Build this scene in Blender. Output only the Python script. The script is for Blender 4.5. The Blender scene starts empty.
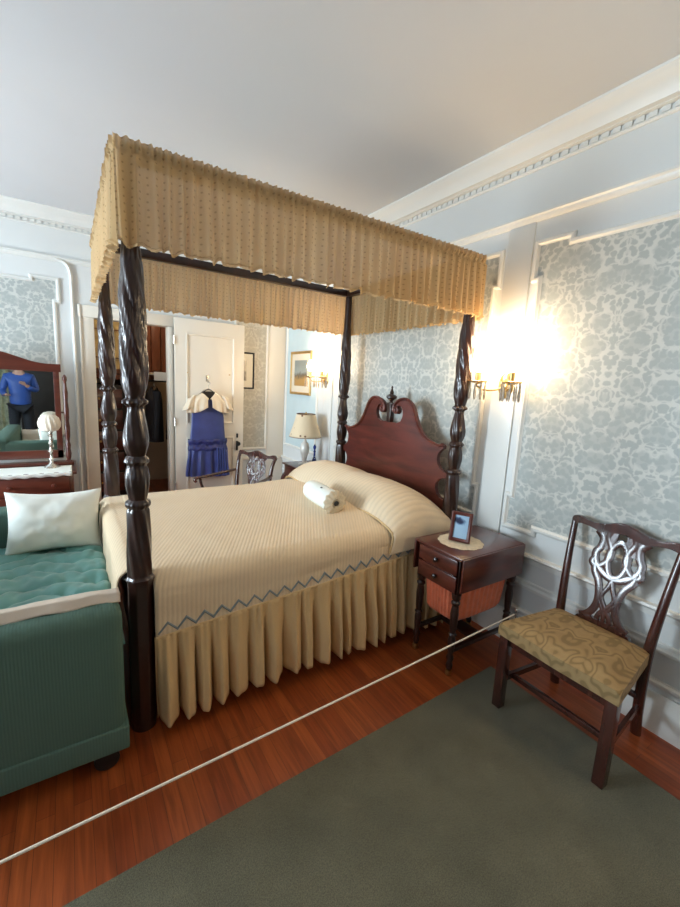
import bpy, bmesh, math, random
from math import sin, cos, pi, radians, sqrt
from mathutils import Vector, Matrix, noise
random.seed(7)
col = bpy.context.scene.collection

# ------------------------------------------------------------------ scene object helpers
OFF = {}
def tag(o, label=None, cat=None, group=None, kind=None):
    if label: o['label'] = label
    if cat: o['category'] = cat
    if group: o['group'] = group
    if kind: o['kind'] = kind
    return o
def empty(name, loc, label, cat, group=None):
    o = bpy.data.objects.new(name, None); col.objects.link(o)
    o.location = loc; o.empty_display_size = .1
    OFF[o] = Vector(loc)
    return tag(o, label, cat, group)
def obj(name, bm, mat, parent=None, ang=35, smooth=True, kind=None, base=None):
    """link bm (built in room coordinates) as ONE mesh object; base = its origin when top-level"""
    off = OFF.get(parent, Vector((0, 0, 0))) if parent else Vector(base or (0, 0, 0))
    if off.length > 0: bmesh.ops.translate(bm, verts=bm.verts, vec=-off)
    bmesh.ops.recalc_face_normals(bm, faces=bm.faces)
    me = bpy.data.meshes.new(name); bm.to_mesh(me); bm.free()
    for m in (mat if isinstance(mat, (list, tuple)) else [mat]): me.materials.append(m)
    if smooth:
        me.polygons.foreach_set('use_smooth', [True]*len(me.polygons))
        me.set_sharp_from_angle(angle=radians(ang))
    o = bpy.data.objects.new(name, me); col.objects.link(o)
    if parent: o.parent = parent
    else: o.location = off
    OFF[o] = off
    if kind: o['kind'] = kind
    return o
def copy_tree(o, parent=None):
    c = o.copy(); col.objects.link(c)
    if parent: c.parent = parent
    for ch in [x for x in bpy.data.objects if x.parent == o]: copy_tree(ch, c)
    return c
def solid(o, t, off=0):
    m = o.modifiers.new('thickness', 'SOLIDIFY'); m.thickness = t; m.offset = off; return o
def subd(o, n=1):
    m = o.modifiers.new('smooth', 'SUBSURF'); m.levels = n; m.render_levels = n; return o

# ------------------------------------------------------------------ mesh helpers
def B(): return bmesh.new()
def box(bm, x0, x1, y0, y1, z0, z1, bev=0, mat=None):
    r = bmesh.ops.create_cube(bm, size=1)
    vs = r['verts']
    for v in vs:
        v.co = Vector(((x0+x1)/2+v.co.x*(x1-x0), (y0+y1)/2+v.co.y*(y1-y0), (z0+z1)/2+v.co.z*(z1-z0)))
    if bev > 0:
        es = list({e for v in vs for e in v.link_edges})
        r = bmesh.ops.bevel(bm, geom=es, offset=bev, segments=2, profile=.5, affect='EDGES')
        vs = list({v for f in r['faces'] for v in f.verts} | {v for v in vs if v.is_valid})
    if mat is not None:
        bmesh.ops.transform(bm, matrix=mat, verts=vs)
    return vs
def lathe(bm, prof, cx=0, cy=0, seg=24, mod=None, M=None):
    rings = []
    for (r, z) in prof:
        ring = []
        for k in range(seg):
            a = 2*pi*k/seg
            rr = r*(mod(a, z) if mod else 1)
            p = Vector((cx+rr*cos(a), cy+rr*sin(a), z))
            ring.append(bm.verts.new(M @ p if M else p))
        rings.append(ring)
    for a, b in zip(rings, rings[1:]):
        for k in range(seg):
            bm.faces.new((a[k], a[(k+1) % seg], b[(k+1) % seg], b[k]))
    bm.faces.new(rings[0][::-1]); bm.faces.new(rings[-1])
def tube(bm, pts, rad, seg=10, closed=False, sx=1, sy=1):
    pts = [Vector(p) for p in pts]; n = len(pts)
    R = rad if callable(rad) else (lambda t: rad)
    up = Vector((0, 0, 1)); rings = []; prevN = None
    for i, p in enumerate(pts):
        a = pts[i-1] if i > 0 else (pts[-1] if closed else p)
        b = pts[i+1] if i < n-1 else (pts[0] if closed else p)
        T = (b-a).normalized()
        if prevN is None:
            N = T.cross(up)
            if N.length < .05: N = T.cross(Vector((1, 0, 0)))
        else: N = prevN - T*prevN.dot(T)
        N.normalize(); prevN = N; Bn = T.cross(N)
        r = R(i/max(1, n-1))
        rings.append([bm.verts.new(p+(N*cos(2*pi*k/seg)*sx+Bn*sin(2*pi*k/seg)*sy)*r) for k in range(seg)])
    for i in range(n if closed else n-1):
        a, b = rings[i], rings[(i+1) % n]
        for k in range(seg): bm.faces.new((a[k], a[(k+1) % seg], b[(k+1) % seg], b[k]))
    if not closed: bm.faces.new(rings[0][::-1]); bm.faces.new(rings[-1])
def catmull(pts, n=6, closed=False):
    P = [Vector(p) for p in pts]; out = []; N = len(P)
    rng = N if closed else N-1
    for i in range(rng):
        p0 = P[(i-1) % N] if closed or i > 0 else P[0]; p1 = P[i]; p2 = P[(i+1) % N]
        p3 = P[(i+2) % N] if closed or i+2 < N else P[-1]
        for k in range(n):
            t = k/n
            out.append(.5*((2*p1)+(-p0+p2)*t+(2*p0-5*p1+4*p2-p3)*t*t+(-p0+3*p1-3*p2+p3)*t**3))
    if not closed: out.append(P[-1].copy())
    return out
def sweep(bm, pts, prof, mp, closed=False):
    """2-D path with mitred corners; prof = closed loop of (offset to the left, height); mp(a,b,h) -> room point"""
    P = [Vector((p[0], p[1])) for p in pts]; n = len(P); rings = []
    for i in range(n):
        a = P[i-1] if (i > 0 or closed) else None; b = P[(i+1) % n] if (i < n-1 or closed) else None
        d1 = (P[i]-a).normalized() if a is not None else None; d2 = (b-P[i]).normalized() if b is not None else None
        if d1 is None: d1 = d2
        if d2 is None: d2 = d1
        n1 = Vector((-d1.y, d1.x)); n2 = Vector((-d2.y, d2.x)); m = n1+n2
        m = n1 if m.length < 1e-4 else m/max(.3, m.dot(n1))
        rings.append([bm.verts.new(mp(P[i].x+m.x*o, P[i].y+m.y*o, h)) for (o, h) in prof])
    k = len(prof)
    for i in range(n if closed else n-1):
        a, b = rings[i], rings[(i+1) % n]
        for j in range(k): bm.faces.new((a[j], a[(j+1) % k], b[(j+1) % k], b[j]))
    if not closed: bm.faces.new(rings[0]); bm.faces.new(rings[-1][::-1])
def prism(bm, outline, h0, h1, mp):
    """solid from a 2-D outline (may be concave)"""
    bot = [bm.verts.new(mp(a, b, h0)) for a, b in outline]; top = [bm.verts.new(mp(a, b, h1)) for a, b in outline]
    n = len(outline)
    f1 = bm.faces.new(bot[::-1]); f2 = bm.faces.new(top)
    for i in range(n): bm.faces.new((bot[i], bot[(i+1) % n], top[(i+1) % n], top[i]))
    f1.normal_update(); f2.normal_update()
    bmesh.ops.triangulate(bm, faces=[f1, f2], ngon_method='EAR_CLIP')
def grid(bm, nu, nv, fn, closeu=False):
    uvl = bm.loops.layers.uv.verify()
    V = [[bm.verts.new(fn(i/nu, j/nv)) for j in range(nv+1)] for i in range(nu if closeu else nu+1)]
    m = len(V)
    for i in range(nu):
        for j in range(nv):
            f = bm.faces.new((V[i][j], V[(i+1) % m][j], V[(i+1) % m][j+1], V[i][j+1]))
            for l, (a, b) in zip(f.loops, ((i, j), (i+1, j), (i+1, j+1), (i, j+1))): l[uvl].uv = (a/nu, b/nv)
    return V
def nz(x, y=0, z=0): return noise.noise(Vector((x, y, z)))
def lerp(a, b, t): return a+(b-a)*t
def smooth01(t): t = max(0, min(1, t)); return t*t*(3-2*t)

# ------------------------------------------------------------------ materials
def M_(name):
    m = bpy.data.materials.new(name); m.use_nodes = True
    nt = m.node_tree; return m, nt, nt.nodes['Principled BSDF']
def N(nt, typ, **kw):
    n = nt.nodes.new('ShaderNode'+typ)
    for k, v in kw.items():
        if k.startswith('_'): setattr(n, k[1:], v)
        else: n.inputs[k.replace('_', ' ')].default_value = v
    return n
def ramp(nt, src, stops):
    r = nt.nodes.new('ShaderNodeValToRGB'); nt.links.new(src, r.inputs[0])
    e = r.color_ramp.elements
    while len(e) < len(stops): e.new(.5)
    for el, (p, c) in zip(e, stops):
        el.position = p; el.color = (*c, 1) if len(c) == 3 else c
    return r
def bump(nt, bs, src, strength, dist=.01):
    b = N(nt, 'Bump', Strength=strength, Distance=dist); nt.links.new(src, b.inputs['Height'])
    nt.links.new(b.outputs[0], bs.inputs['Normal']); return b
def coords(nt, which='Object', scale=(1, 1, 1), rot=(0, 0, 0)):
    tc = nt.nodes.new('ShaderNodeTexCoord'); mp = N(nt, 'Mapping')
    mp.inputs['Scale'].default_value = scale; mp.inputs['Rotation'].default_value = rot
    nt.links.new(tc.outputs[which], mp.inputs[0]); return mp.outputs[0]
def plain(name, c, rough=.6, var=.08, scale=8, metal=0, bumps=0, bscale=60, spec=.5, sheen=0, coat=0):
    m, nt, bs = M_(name)
    v = coords(nt)
    n = N(nt, 'TexNoise', Scale=scale, Detail=4); nt.links.new(v, n.inputs['Vector'])
    r = ramp(nt, n.outputs[0], [(.3, tuple(x*(1-var) for x in c)), (.7, tuple(min(1, x*(1+var)) for x in c))])
    nt.links.new(r.outputs[0], bs.inputs['Base Color'])
    bs.inputs['Roughness'].default_value = rough; bs.inputs['Metallic'].default_value = metal
    bs.inputs['Specular IOR Level'].default_value = spec
    if sheen: bs.inputs['Sheen Weight'].default_value = sheen
    if coat: bs.inputs['Coat Weight'].default_value = coat; bs.inputs['Coat Roughness'].default_value = .12
    if bumps:
        n2 = N(nt, 'TexNoise', Scale=bscale, Detail=3); nt.links.new(v, n2.inputs['Vector'])
        bump(nt, bs, n2.outputs[0], bumps, .004)
    return m
def wood(name, c1, c2, scale=(1, 1, 1), rough=.3, coat=.3, sc=4):
    m, nt, bs = M_(name)
    v = coords(nt, scale=scale)
    n = N(nt, 'TexNoise', Scale=sc, Detail=6, Distortion=.6); nt.links.new(v, n.inputs['Vector'])
    r = ramp(nt, n.outputs[0], [(.3, c1), (.72, c2)])
    nt.links.new(r.outputs[0], bs.inputs['Base Color'])
    bs.inputs['Roughness'].default_value = rough; bs.inputs['Coat Weight'].default_value = coat
    bs.inputs['Coat Roughness'].default_value = .15
    return m
M = {}
M['dark_wood'] = wood('dark mahogany', (.014, .006, .004), (.040, .013, .008), (1, 1, .25), .3, .28, 14)
M['red_wood'] = wood('red mahogany', (.055, .010, .006), (.15, .028, .016), (1, .3, 1.6), .32, .25, 9)
M['table_wood'] = wood('table mahogany', (.05, .010, .007), (.12, .024, .014), (.4, .4, 1.5), .3, .4, 14)
M['chair_wood'] = wood('chair mahogany', (.028, .009, .007), (.075, .02, .013), (1, 1, .25), .22, .6, 14)
M['dresser_wood'] = wood('dresser mahogany', (.06, .013, .008), (.13, .030, .016), (.3, 1, 2), .3, .35, 9)
M['closet_wood'] = wood('closet stained wood', (.09, .022, .008), (.2, .055, .018), (1, 1, .3), .4, .1, 9)
M['paint'] = plain('white wall paint', (.70, .715, .70), .45, .015, 2)
M['trim_paint'] = plain('cream gloss trim', (.76, .76, .72), .35, .02, 2)
M['cream_paint'] = plain('cream door paint', (.76, .70, .60), .4, .02, 2)
M['closet_paint'] = plain('closet wall paint', (.62, .50, .36), .6, .04, 2)
M['ceiling'] = plain('ceiling plaster', (.66, .675, .69), .8, .02, 1.2)
M['brass'] = plain('aged brass', (.55, .36, .14), .3, .1, 20, metal=1)
M['silver'] = plain('silver metal', (.7, .68, .63), .25, .05, 20, metal=1)
M['dark_metal'] = plain('dark iron', (.03, .028, .026), .35, .1, 20, metal=.6)
M['black'] = plain('black finish', (.012, .01, .009), .5, .2)  # plain near-black for buttons, shoes, a picture frame and dark boards
M['marble'] = plain('pale stone base', (.75, .72, .66), .3, .1, 20)

def wallpaper(name, bg, fg):
    m, nt, bs = M_(name)
    tc = nt.nodes.new('ShaderNodeTexCoord'); sep = nt.nodes.new('ShaderNodeSeparateXYZ'); nt.links.new(tc.outputs['Object'], sep.inputs[0])
    add = N(nt, 'Math', _operation='ADD'); nt.links.new(sep.outputs[0], add.inputs[0]); nt.links.new(sep.outputs[1], add.inputs[1])
    pp = N(nt, 'Math', _operation='PINGPONG'); pp.inputs[1].default_value = .265; nt.links.new(add.outputs[0], pp.inputs[0])
    wr = N(nt, 'Math', _operation='PINGPONG'); wr.inputs[1].default_value = 40; nt.links.new(sep.outputs[2], wr.inputs[0])
    cb = nt.nodes.new('ShaderNodeCombineXYZ'); nt.links.new(pp.outputs[0], cb.inputs[0]); nt.links.new(wr.outputs[0], cb.inputs[1])
    def warp(scale, amt, src):
        n = N(nt, 'TexNoise', Scale=scale, Detail=1.5); nt.links.new(src, n.inputs['Vector'])
        s = N(nt, 'VectorMath', _operation='SUBTRACT'); nt.links.new(n.outputs['Color'], s.inputs[0]); s.inputs[1].default_value = (.5, .5, .5)
        k = N(nt, 'VectorMath', _operation='SCALE'); nt.links.new(s.outputs[0], k.inputs[0]); k.inputs['Scale'].default_value = amt
        a = N(nt, 'VectorMath', _operation='ADD'); nt.links.new(src, a.inputs[0]); nt.links.new(k.outputs[0], a.inputs[1]); return a.outputs[0]
    w = warp(20, .030, cb.outputs[0]); w = warp(70, .012, w)
    def vor(scale, lo, hi, c0, c1):
        v = N(nt, 'TexVoronoi', Scale=scale, _voronoi_dimensions='2D'); nt.links.new(w, v.inputs['Vector'])
        return ramp(nt, v.outputs['Distance'], [(lo, (c0,)*3), (hi, (c1,)*3)]).outputs[0]
    petals = vor(33, .40, .56, 0, 1)           # small leaves, pale ground showing between them
    flowers = vor(8.5, .30, .42, .30, 1)       # big blooms where the leaves close up
    rim = vor(8.5, .42, .46, 0, 1); rim2 = vor(8.5, .50, .54, 1, 0)
    q = N(nt, 'Math', _operation='MULTIPLY'); nt.links.new(petals, q.inputs[0]); nt.links.new(flowers, q.inputs[1])
    g = N(nt, 'Math', _operation='MULTIPLY'); nt.links.new(rim, g.inputs[0]); nt.links.new(rim2, g.inputs[1])
    g2 = N(nt, 'Math', _operation='MULTIPLY'); nt.links.new(g.outputs[0], g2.inputs[0]); g2.inputs[1].default_value = .8
    q2 = N(nt, 'Math', _operation='MAXIMUM'); nt.links.new(q.outputs[0], q2.inputs[0]); nt.links.new(g2.outputs[0], q2.inputs[1]); mx = q2.outputs[0]
    c = nt.nodes.new('ShaderNodeMix'); c.data_type = 'RGBA'; nt.links.new(mx, c.inputs[0])
    c.inputs[6].default_value = (*bg, 1); c.inputs[7].default_value = (*fg, 1)
    nt.links.new(c.outputs[2], bs.inputs['Base Color']); bs.inputs['Roughness'].default_value = .55
    return m
M['paper'] = wallpaper('grey blue damask wallpaper', (.39, .42, .405), (.575, .585, .545))
M['paper_back'] = wallpaper('beige damask wallpaper', (.46, .42, .34), (.58, .54, .45))

def floor_mat():
    m, nt, bs = M_('red oak floor boards')
    v = coords(nt, rot=(0, 0, pi/2))
    br = N(nt, 'TexBrick', Scale=1, Mortar_Size=.0007, Brick_Width=1.6, Row_Height=.058, Bias=0)
    br.offset = .37; nt.links.new(v, br.inputs['Vector'])
    br.inputs['Color1'].default_value = (.24, .045, .010, 1); br.inputs['Color2'].default_value = (.35, .080, .018, 1)
    br.inputs['Mortar'].default_value = (.08, .02, .008, 1)
    v2 = coords(nt, scale=(14, .9, 1)); n = N(nt, 'TexNoise', Scale=3, Detail=6, Distortion=1.0); nt.links.new(v2, n.inputs['Vector'])
    r = ramp(nt, n.outputs[0], [(.3, (.62, .58, .55)), (.7, (1.15, 1.15, 1.15))])
    mx = nt.nodes.new('ShaderNodeMix'); mx.data_type = 'RGBA'; mx.blend_type = 'MULTIPLY'; mx.inputs[0].default_value = 1
    nt.links.new(br.outputs[0], mx.inputs[6]); nt.links.new(r.outputs[0], mx.inputs[7]); nt.links.new(mx.outputs[2], bs.inputs['Base Color'])
    bs.inputs['Roughness'].default_value = .33
    return m
M['floor'] = floor_mat()
def rug_mat():
    m, nt, bs = M_('olive green rug pile')
    v = coords(nt)
    n = N(nt, 'TexNoise', Scale=5, Detail=6); nt.links.new(v, n.inputs['Vector'])
    r = ramp(nt, n.outputs[0], [(.25, (.088, .084, .050)), (.75, (.138, .128, .080))])
    n2 = N(nt, 'TexNoise', Scale=260, Detail=2); nt.links.new(v, n2.inputs['Vector'])
    r2 = ramp(nt, n2.outputs[0], [(.3, (.6, .6, .6)), (.7, (1.25, 1.25, 1.2))])
    mx = nt.nodes.new('ShaderNodeMix'); mx.data_type = 'RGBA'; mx.blend_type = 'MULTIPLY'; mx.inputs[0].default_value = 1
    nt.links.new(r.outputs[0], mx.inputs[6]); nt.links.new(r2.outputs[0], mx.inputs[7]); nt.links.new(mx.outputs[2], bs.inputs['Base Color'])
    bs.inputs['Roughness'].default_value = .95; bs.inputs['Sheen Weight'].default_value = .2
    bump(nt, bs, n2.outputs[0], .6, .006)
    return m
M['rug'] = rug_mat()
def quilt_mat(name, c, rot, scale, strength=.35, dist=.006, c2=None):
    m, nt, bs = M_(name)
    v = coords(nt, rot=(0, 0, rot))
    w = N(nt, 'TexWave', Scale=scale, Distortion=.8, Detail=1); w.inputs['Detail Scale'].default_value = 3; nt.links.new(v, w.inputs['Vector'])
    r = ramp(nt, w.outputs[0], [(0, tuple(x*.93 for x in c)), (.35, c), (1, tuple(min(1, x*1.04) for x in c))])
    n = N(nt, 'TexNoise', Scale=90, Detail=3); nt.links.new(v, n.inputs['Vector'])
    a = N(nt, 'Math', _operation='MULTIPLY_ADD'); nt.links.new(n.outputs[0], a.inputs[0]); a.inputs[1].default_value = .25; nt.links.new(w.outputs[0], a.inputs[2])
    nt.links.new(r.outputs[0], bs.inputs['Base Color']); bs.inputs['Roughness'].default_value = .75
    bs.inputs['Sheen Weight'].default_value = .15
    bump(nt, bs, a.outputs[0], strength, dist); return m
M['coverlet'] = quilt_mat('cream quilted coverlet', (.70, .54, .35), radians(28), 17, .25, .004)
M['pillow_cover'] = quilt_mat('cream ribbed pillow cover', (.72, .58, .40), radians(90), 9, .25, .005)
def ruffle_mat():
    m, nt, bs = M_('cream ruffle cotton')
    v = coords(nt); sep = nt.nodes.new('ShaderNodeSeparateXYZ'); nt.links.new(v, sep.inputs[0])
    # embroidered crest: an oval of grey-green thread round one spot of the cloth
    vm = N(nt, 'VectorMath', _operation='SUBTRACT'); nt.links.new(v, vm.inputs[0]); vm.inputs[1].default_value = (1.155, 1.83, .325)
    sc = N(nt, 'VectorMath', _operation='MULTIPLY'); nt.links.new(vm.outputs[0], sc.inputs[0]); sc.inputs[1].default_value = (13, 0, 8)
    ln = N(nt, 'VectorMath', _operation='LENGTH'); nt.links.new(sc.outputs[0], ln.inputs[0])
    n = N(nt, 'TexNoise', Scale=38, Detail=3, Distortion=1.5); nt.links.new(v, n.inputs['Vector'])
    r1 = ramp(nt, ln.outputs['Value'], [(.7, (1, 1, 1)), (1, (0, 0, 0))]); r2 = ramp(nt, n.outputs[0], [(.44, (0, 0, 0)), (.52, (1, 1, 1))])
    mu = N(nt, 'Math', _operation='MULTIPLY'); nt.links.new(r1.outputs[0], mu.inputs[0]); nt.links.new(r2.outputs[0], mu.inputs[1])
    mx = nt.nodes.new('ShaderNodeMix'); mx.data_type = 'RGBA'; nt.links.new(mu.outputs[0], mx.inputs[0])
    mx.inputs[6].default_value = (.60, .41, .20, 1); mx.inputs[7].default_value = (.30, .30, .24, 1)
    nt.links.new(mx.outputs[2], bs.inputs['Base Color']); bs.inputs['Roughness'].default_value = .8
    return m
M['ruffle'] = ruffle_mat()
def valance_mat():
    m, nt, bs = M_('sheer dotted tan voile')
    uv = nt.nodes.new('ShaderNodeUVMap'); 
    mp = N(nt, 'Mapping'); mp.inputs['Scale'].default_value = (1, 1, 1); nt.links.new(uv.outputs[0], mp.inputs[0])
    v = N(nt, 'TexVoronoi', Scale=1, Randomness=.15, _voronoi_dimensions='2D'); nt.links.new(mp.outputs[0], v.inputs['Vector'])
    r = ramp(nt, v.outputs['Distance'], [(.09, (.46, .31, .15)), (.17, (.66, .47, .25))])
    nt.links.new(r.outputs[0], bs.inputs['Base Color']); bs.inputs['Roughness'].default_value = .8
    tr = nt.nodes.new('ShaderNodeBsdfTranslucent'); nt.links.new(r.outputs[0], tr.inputs[0])
    tp = nt.nodes.new('ShaderNodeBsdfTransparent')
    mix = nt.nodes.new('ShaderNodeMixShader'); mix.inputs[0].default_value = .42
    nt.links.new(bs.outputs[0], mix.inputs[1]); nt.links.new(tr.outputs[0], mix.inputs[2])
    mix2 = nt.nodes.new('ShaderNodeMixShader'); mix2.inputs[0].default_value = .07
    nt.links.new(mix.outputs[0], mix2.inputs[1]); nt.links.new(tp.outputs[0], mix2.inputs[2])
    nt.links.new(mix2.outputs[0], nt.nodes['Material Output'].inputs[0]); return m
M['valance'] = valance_mat()
def seat_mat():
    m, nt, bs = M_('gold damask seat fabric')
    v = coords(nt)
    tc = nt.nodes.new('ShaderNodeSeparateXYZ'); nt.links.new(v, tc.inputs[0])
    pp = N(nt, 'Math', _operation='PINGPONG'); pp.inputs[1].default_value = .11; nt.links.new(tc.outputs[1], pp.inputs[0])
    cb = nt.nodes.new('ShaderNodeCombineXYZ'); nt.links.new(tc.outputs[0], cb.inputs[0]); nt.links.new(pp.outputs[0], cb.inputs[1]); nt.links.new(tc.outputs[2], cb.inputs[2])
    n = N(nt, 'TexNoise', Scale=8, Detail=1, Distortion=.5); nt.links.new(cb.outputs[0], n.inputs['Vector'])
    k = N(nt, 'Math', _operation='MULTIPLY'); nt.links.new(n.outputs[0], k.inputs[0]); k.inputs[1].default_value = 6
    s = N(nt, 'Math', _operation='PINGPONG'); nt.links.new(k.outputs[0], s.inputs[0]); s.inputs[1].default_value = .5
    r = ramp(nt, s.outputs[0], [(.10, (.20, .125, .045)), (.2, (.29, .185, .075)), (.5, (.33, .215, .09))])
    nt.links.new(r.outputs[0], bs.inputs['Base Color']); bs.inputs['Roughness'].default_value = .7
    n2 = N(nt, 'TexNoise', Scale=300); nt.links.new(v, n2.inputs['Vector']); bump(nt, bs, n2.outputs[0], .3, .002)
    return m
M['seat'] = seat_mat()
def stripe_mat(name, c, scale=30, k=.8, axis='X', strength=.2):
    m, nt, bs = M_(name)
    v = coords(nt); w = N(nt, 'TexWave', Scale=scale, Distortion=.4, _bands_direction=axis); nt.links.new(v, w.inputs['Vector'])
    r = ramp(nt, w.outputs[0], [(0, tuple(x*k for x in c)), (1, c)])
    nt.links.new(r.outputs[0], bs.inputs['Base Color']); bs.inputs['Roughness'].default_value = .85
    bump(nt, bs, w.outputs[0], strength, .003); return m
M['sofa'] = stripe_mat('teal ribbed upholstery', (.075, .140, .108), 30, .88)
M['quilt'] = plain('teal satin quilt', (.09, .25, .215), .5, .1, 6, bumps=.15, bscale=25, sheen=.3)
M['white_cloth'] = plain('white cotton', (.80, .82, .76), .8, .03, 8, bumps=.12, bscale=14)
M['beige_cloth'] = plain('beige wool blanket', (.56, .47, .38), .85, .05, 8, bumps=.15, bscale=90)
M['lace'] = plain('cream crochet lace', (.68, .58, .42), .85, .12, 60, bumps=.5, bscale=120)
M['coral'] = plain('coral silk bag', (.66, .16, .07), .55, .12, 30, sheen=.2)
M['dress'] = plain('blue satin', (.04, .055, .20), .32, .15, 10, sheen=.2)
M['dress_dark'] = plain('dark blue beaded satin', (.025, .032, .14), .35, .4, 40)
M['cape'] = plain('cream satin', (.78, .66, .50), .4, .05, 10)
M['zig'] = plain('grey blue braid', (.20, .24, .25), .7, .1, 40)
M['rope'] = plain('cream cord', (.80, .72, .60), .7, .1, 200)
M['shade'] = None
def shade_mat():
    m, nt, bs = M_('parchment lampshade')
    v = coords(nt); vo = N(nt, 'TexVoronoi', Scale=14); nt.links.new(v, vo.inputs['Vector'])
    r = ramp(nt, vo.outputs['Distance'], [(.12, (.22, .10, .05)), (.2, (.76, .62, .42))])
    nt.links.new(r.outputs[0], bs.inputs['Base Color']); bs.inputs['Roughness'].default_value = .7
    bs.inputs['Subsurface Weight'].default_value = .0
    return m
M['shade'] = shade_mat()
def emis(name, c, s):
    m, nt, bs = M_(name)
    bs.inputs['Base Color'].default_value = (*c, 1); bs.inputs['Emission Color'].default_value = (*c, 1); bs.inputs['Emission Strength'].default_value = s
    return m
M['bulb'] = emis('lit frosted glass', (1, .74, .44), 80)
def glass(name, c=(1, 1, 1), rough=.02, alpha=0):
    m, nt, bs = M_(name)
    bs.inputs['Base Color'].default_value = (*c, 1); bs.inputs['Roughness'].default_value = rough
    bs.inputs['Transmission Weight'].default_value = 1; bs.inputs['IOR'].default_value = 1.45; return m
M['crystal'] = plain('cut crystal', (.42, .36, .28), .08, .3, 60, coat=1)
M['blue_glass'] = glass('cobalt glass', (.02, .05, .35))
M['lamp_glass'] = glass('clear lamp glass', (.85, .88, .85), .15)
def pane(name, t=.9):
    m, nt, bs = M_(name); g = nt.nodes.new('ShaderNodeBsdfGlossy'); g.inputs['Roughness'].default_value = .03
    tp = nt.nodes.new('ShaderNodeBsdfTransparent'); mx = nt.nodes.new('ShaderNodeMixShader'); mx.inputs[0].default_value = t
    nt.links.new(g.outputs[0], mx.inputs[1]); nt.links.new(tp.outputs[0], mx.inputs[2]); nt.links.new(mx.outputs[0], nt.nodes['Material Output'].inputs[0]); return m
M['pane'] = pane('clear window pane', .92)
M['amber'] = plain('amber obscured glass', (.50, .38, .18), .2, .3, 9, coat=.4)
m, nt, bs = M_('silvered mirror'); bs.inputs['Metallic'].default_value = 1; bs.inputs['Roughness'].default_value = .015
nn = N(nt, 'TexNoise', Scale=6); rr = ramp(nt, nn.outputs[0], [(.3, (.80, .84, .82)), (.7, (.86, .89, .87))]); nt.links.new(rr.outputs[0], bs.inputs['Base Color']); M['mirror'] = m
def picture_mat(name, sky, ground, fig, axis):
    """small painting: paint washes varying with height"""
    m, nt, bs = M_(name)
    v = coords(nt, 'Generated'); sep = nt.nodes.new('ShaderNodeSeparateXYZ'); nt.links.new(v, sep.inputs[0])
    n = N(nt, 'TexNoise', Scale=5, Detail=5); nt.links.new(v, n.inputs['Vector'])
    a = N(nt, 'Math', _operation='MULTIPLY_ADD'); nt.links.new(n.outputs[0], a.inputs[0]); a.inputs[1].default_value = .35; nt.links.new(sep.outputs[2], a.inputs[2])
    r = ramp(nt, a.outputs[0], [(.45, ground), (.6, fig), (.72, sky), (1, tuple(x*.8 for x in sky))])
    nt.links.new(r.outputs[0], bs.inputs['Base Color']); bs.inputs['Roughness'].default_value = .3; return m

# ------------------------------------------------------------------ room shell
XR, YB, ZC, XL, YF = 2.36, 5.0, 3.055, -3.3, -3.0
def structure(name, bm, mat, parent=None, **k):
    o = obj(name, bm, mat, parent, **k); o['kind'] = 'structure'; return o
b = B(); box(b, XL-.15, XR+.15, YF-.15, 6.9, -.12, 0); structure('floor', b, M['floor'])
b = B(); box(b, XL-.15, XR+.15, YF-.15, 6.9, ZC, ZC+.12); structure('ceiling', b, M['ceiling'])
b = B(); box(b, XR, XR+.15, YF-.15, YB+.12, 0, ZC); wall_r = structure('wall_right', b, M['paint'])
b = B(); box(b, XL-.15, .23, YB, YB+.12, 0, ZC); box(b, .94, XR, YB, YB+.12, 0, ZC); box(b, .23, .94, YB, YB+.12, 2.14, ZC)
wall_b = structure('wall_back', b, M['paint'])
# closet behind the back wall
b = B(); box(b, -.55, -.45, YB+.12, 6.9, 0, ZC); box(b, 1.55, 1.65, YB+.12, 6.9, 0, ZC); box(b, -.55, 1.65, 6.8, 6.9, 0, ZC)
structure('wall_closet', b, M['closet_paint'])
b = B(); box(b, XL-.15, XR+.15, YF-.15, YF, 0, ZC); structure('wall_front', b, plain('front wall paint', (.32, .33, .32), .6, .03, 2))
b = B(); box(b, -.98, -.12, YF, YF+.05, 0, 2.15, .005); dd = structure('added_dark_panel', b, M['black'])  # unseen dark panel, added so the mirror reflects a dark background
b = B(); box(b, -.20, -.17, YF+.05, YF+.09, .98, 1.10, .004); structure('door_handle', b, M['brass'], dd)  # handle dressing the added panel as a door
WIN = [(-2.0, -.8), (.5, 1.7), (2.5, 3.7)]
b = B(); ys = [YF-.15] + [y for w in WIN for y in w] + [YB+.12]
for i in range(0, len(ys), 2): box(b, XL-.15, XL, ys[i], ys[i+1], 0, ZC)
for (y0, y1) in WIN: box(b, XL-.15, XL, y0, y1, 0, .55); box(b, XL-.15, XL, y0, y1, 2.55, ZC)
structure('wall_left', b, M['paint'])
for i, (y0, y1) in enumerate(WIN):
    b = B()
    for (a0, a1, c0, c1) in ((y0, y1, .55, .61), (y0, y1, 2.49, 2.55), (y0, y0+.06, .61, 2.49), (y1-.06, y1, .61, 2.49), (y0+.06, y1-.06, 1.52, 1.57), ((y0+y1)/2-.012, (y0+y1)/2+.012, .61, 2.49)):
        box(b, XL-.11, XL-.05, a0, a1, c0, c1, .004)
    box(b, XL, XL+.05, y0-.1, y1+.1, .52, .555, .006)
    w = structure('window_%d' % (i+1), b, M['trim_paint'])
    b = B(); box(b, XL-.085, XL-.08, y0+.06, y1-.06, .61, 2.49); structure('pane', b, M['pane'], w)
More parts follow.
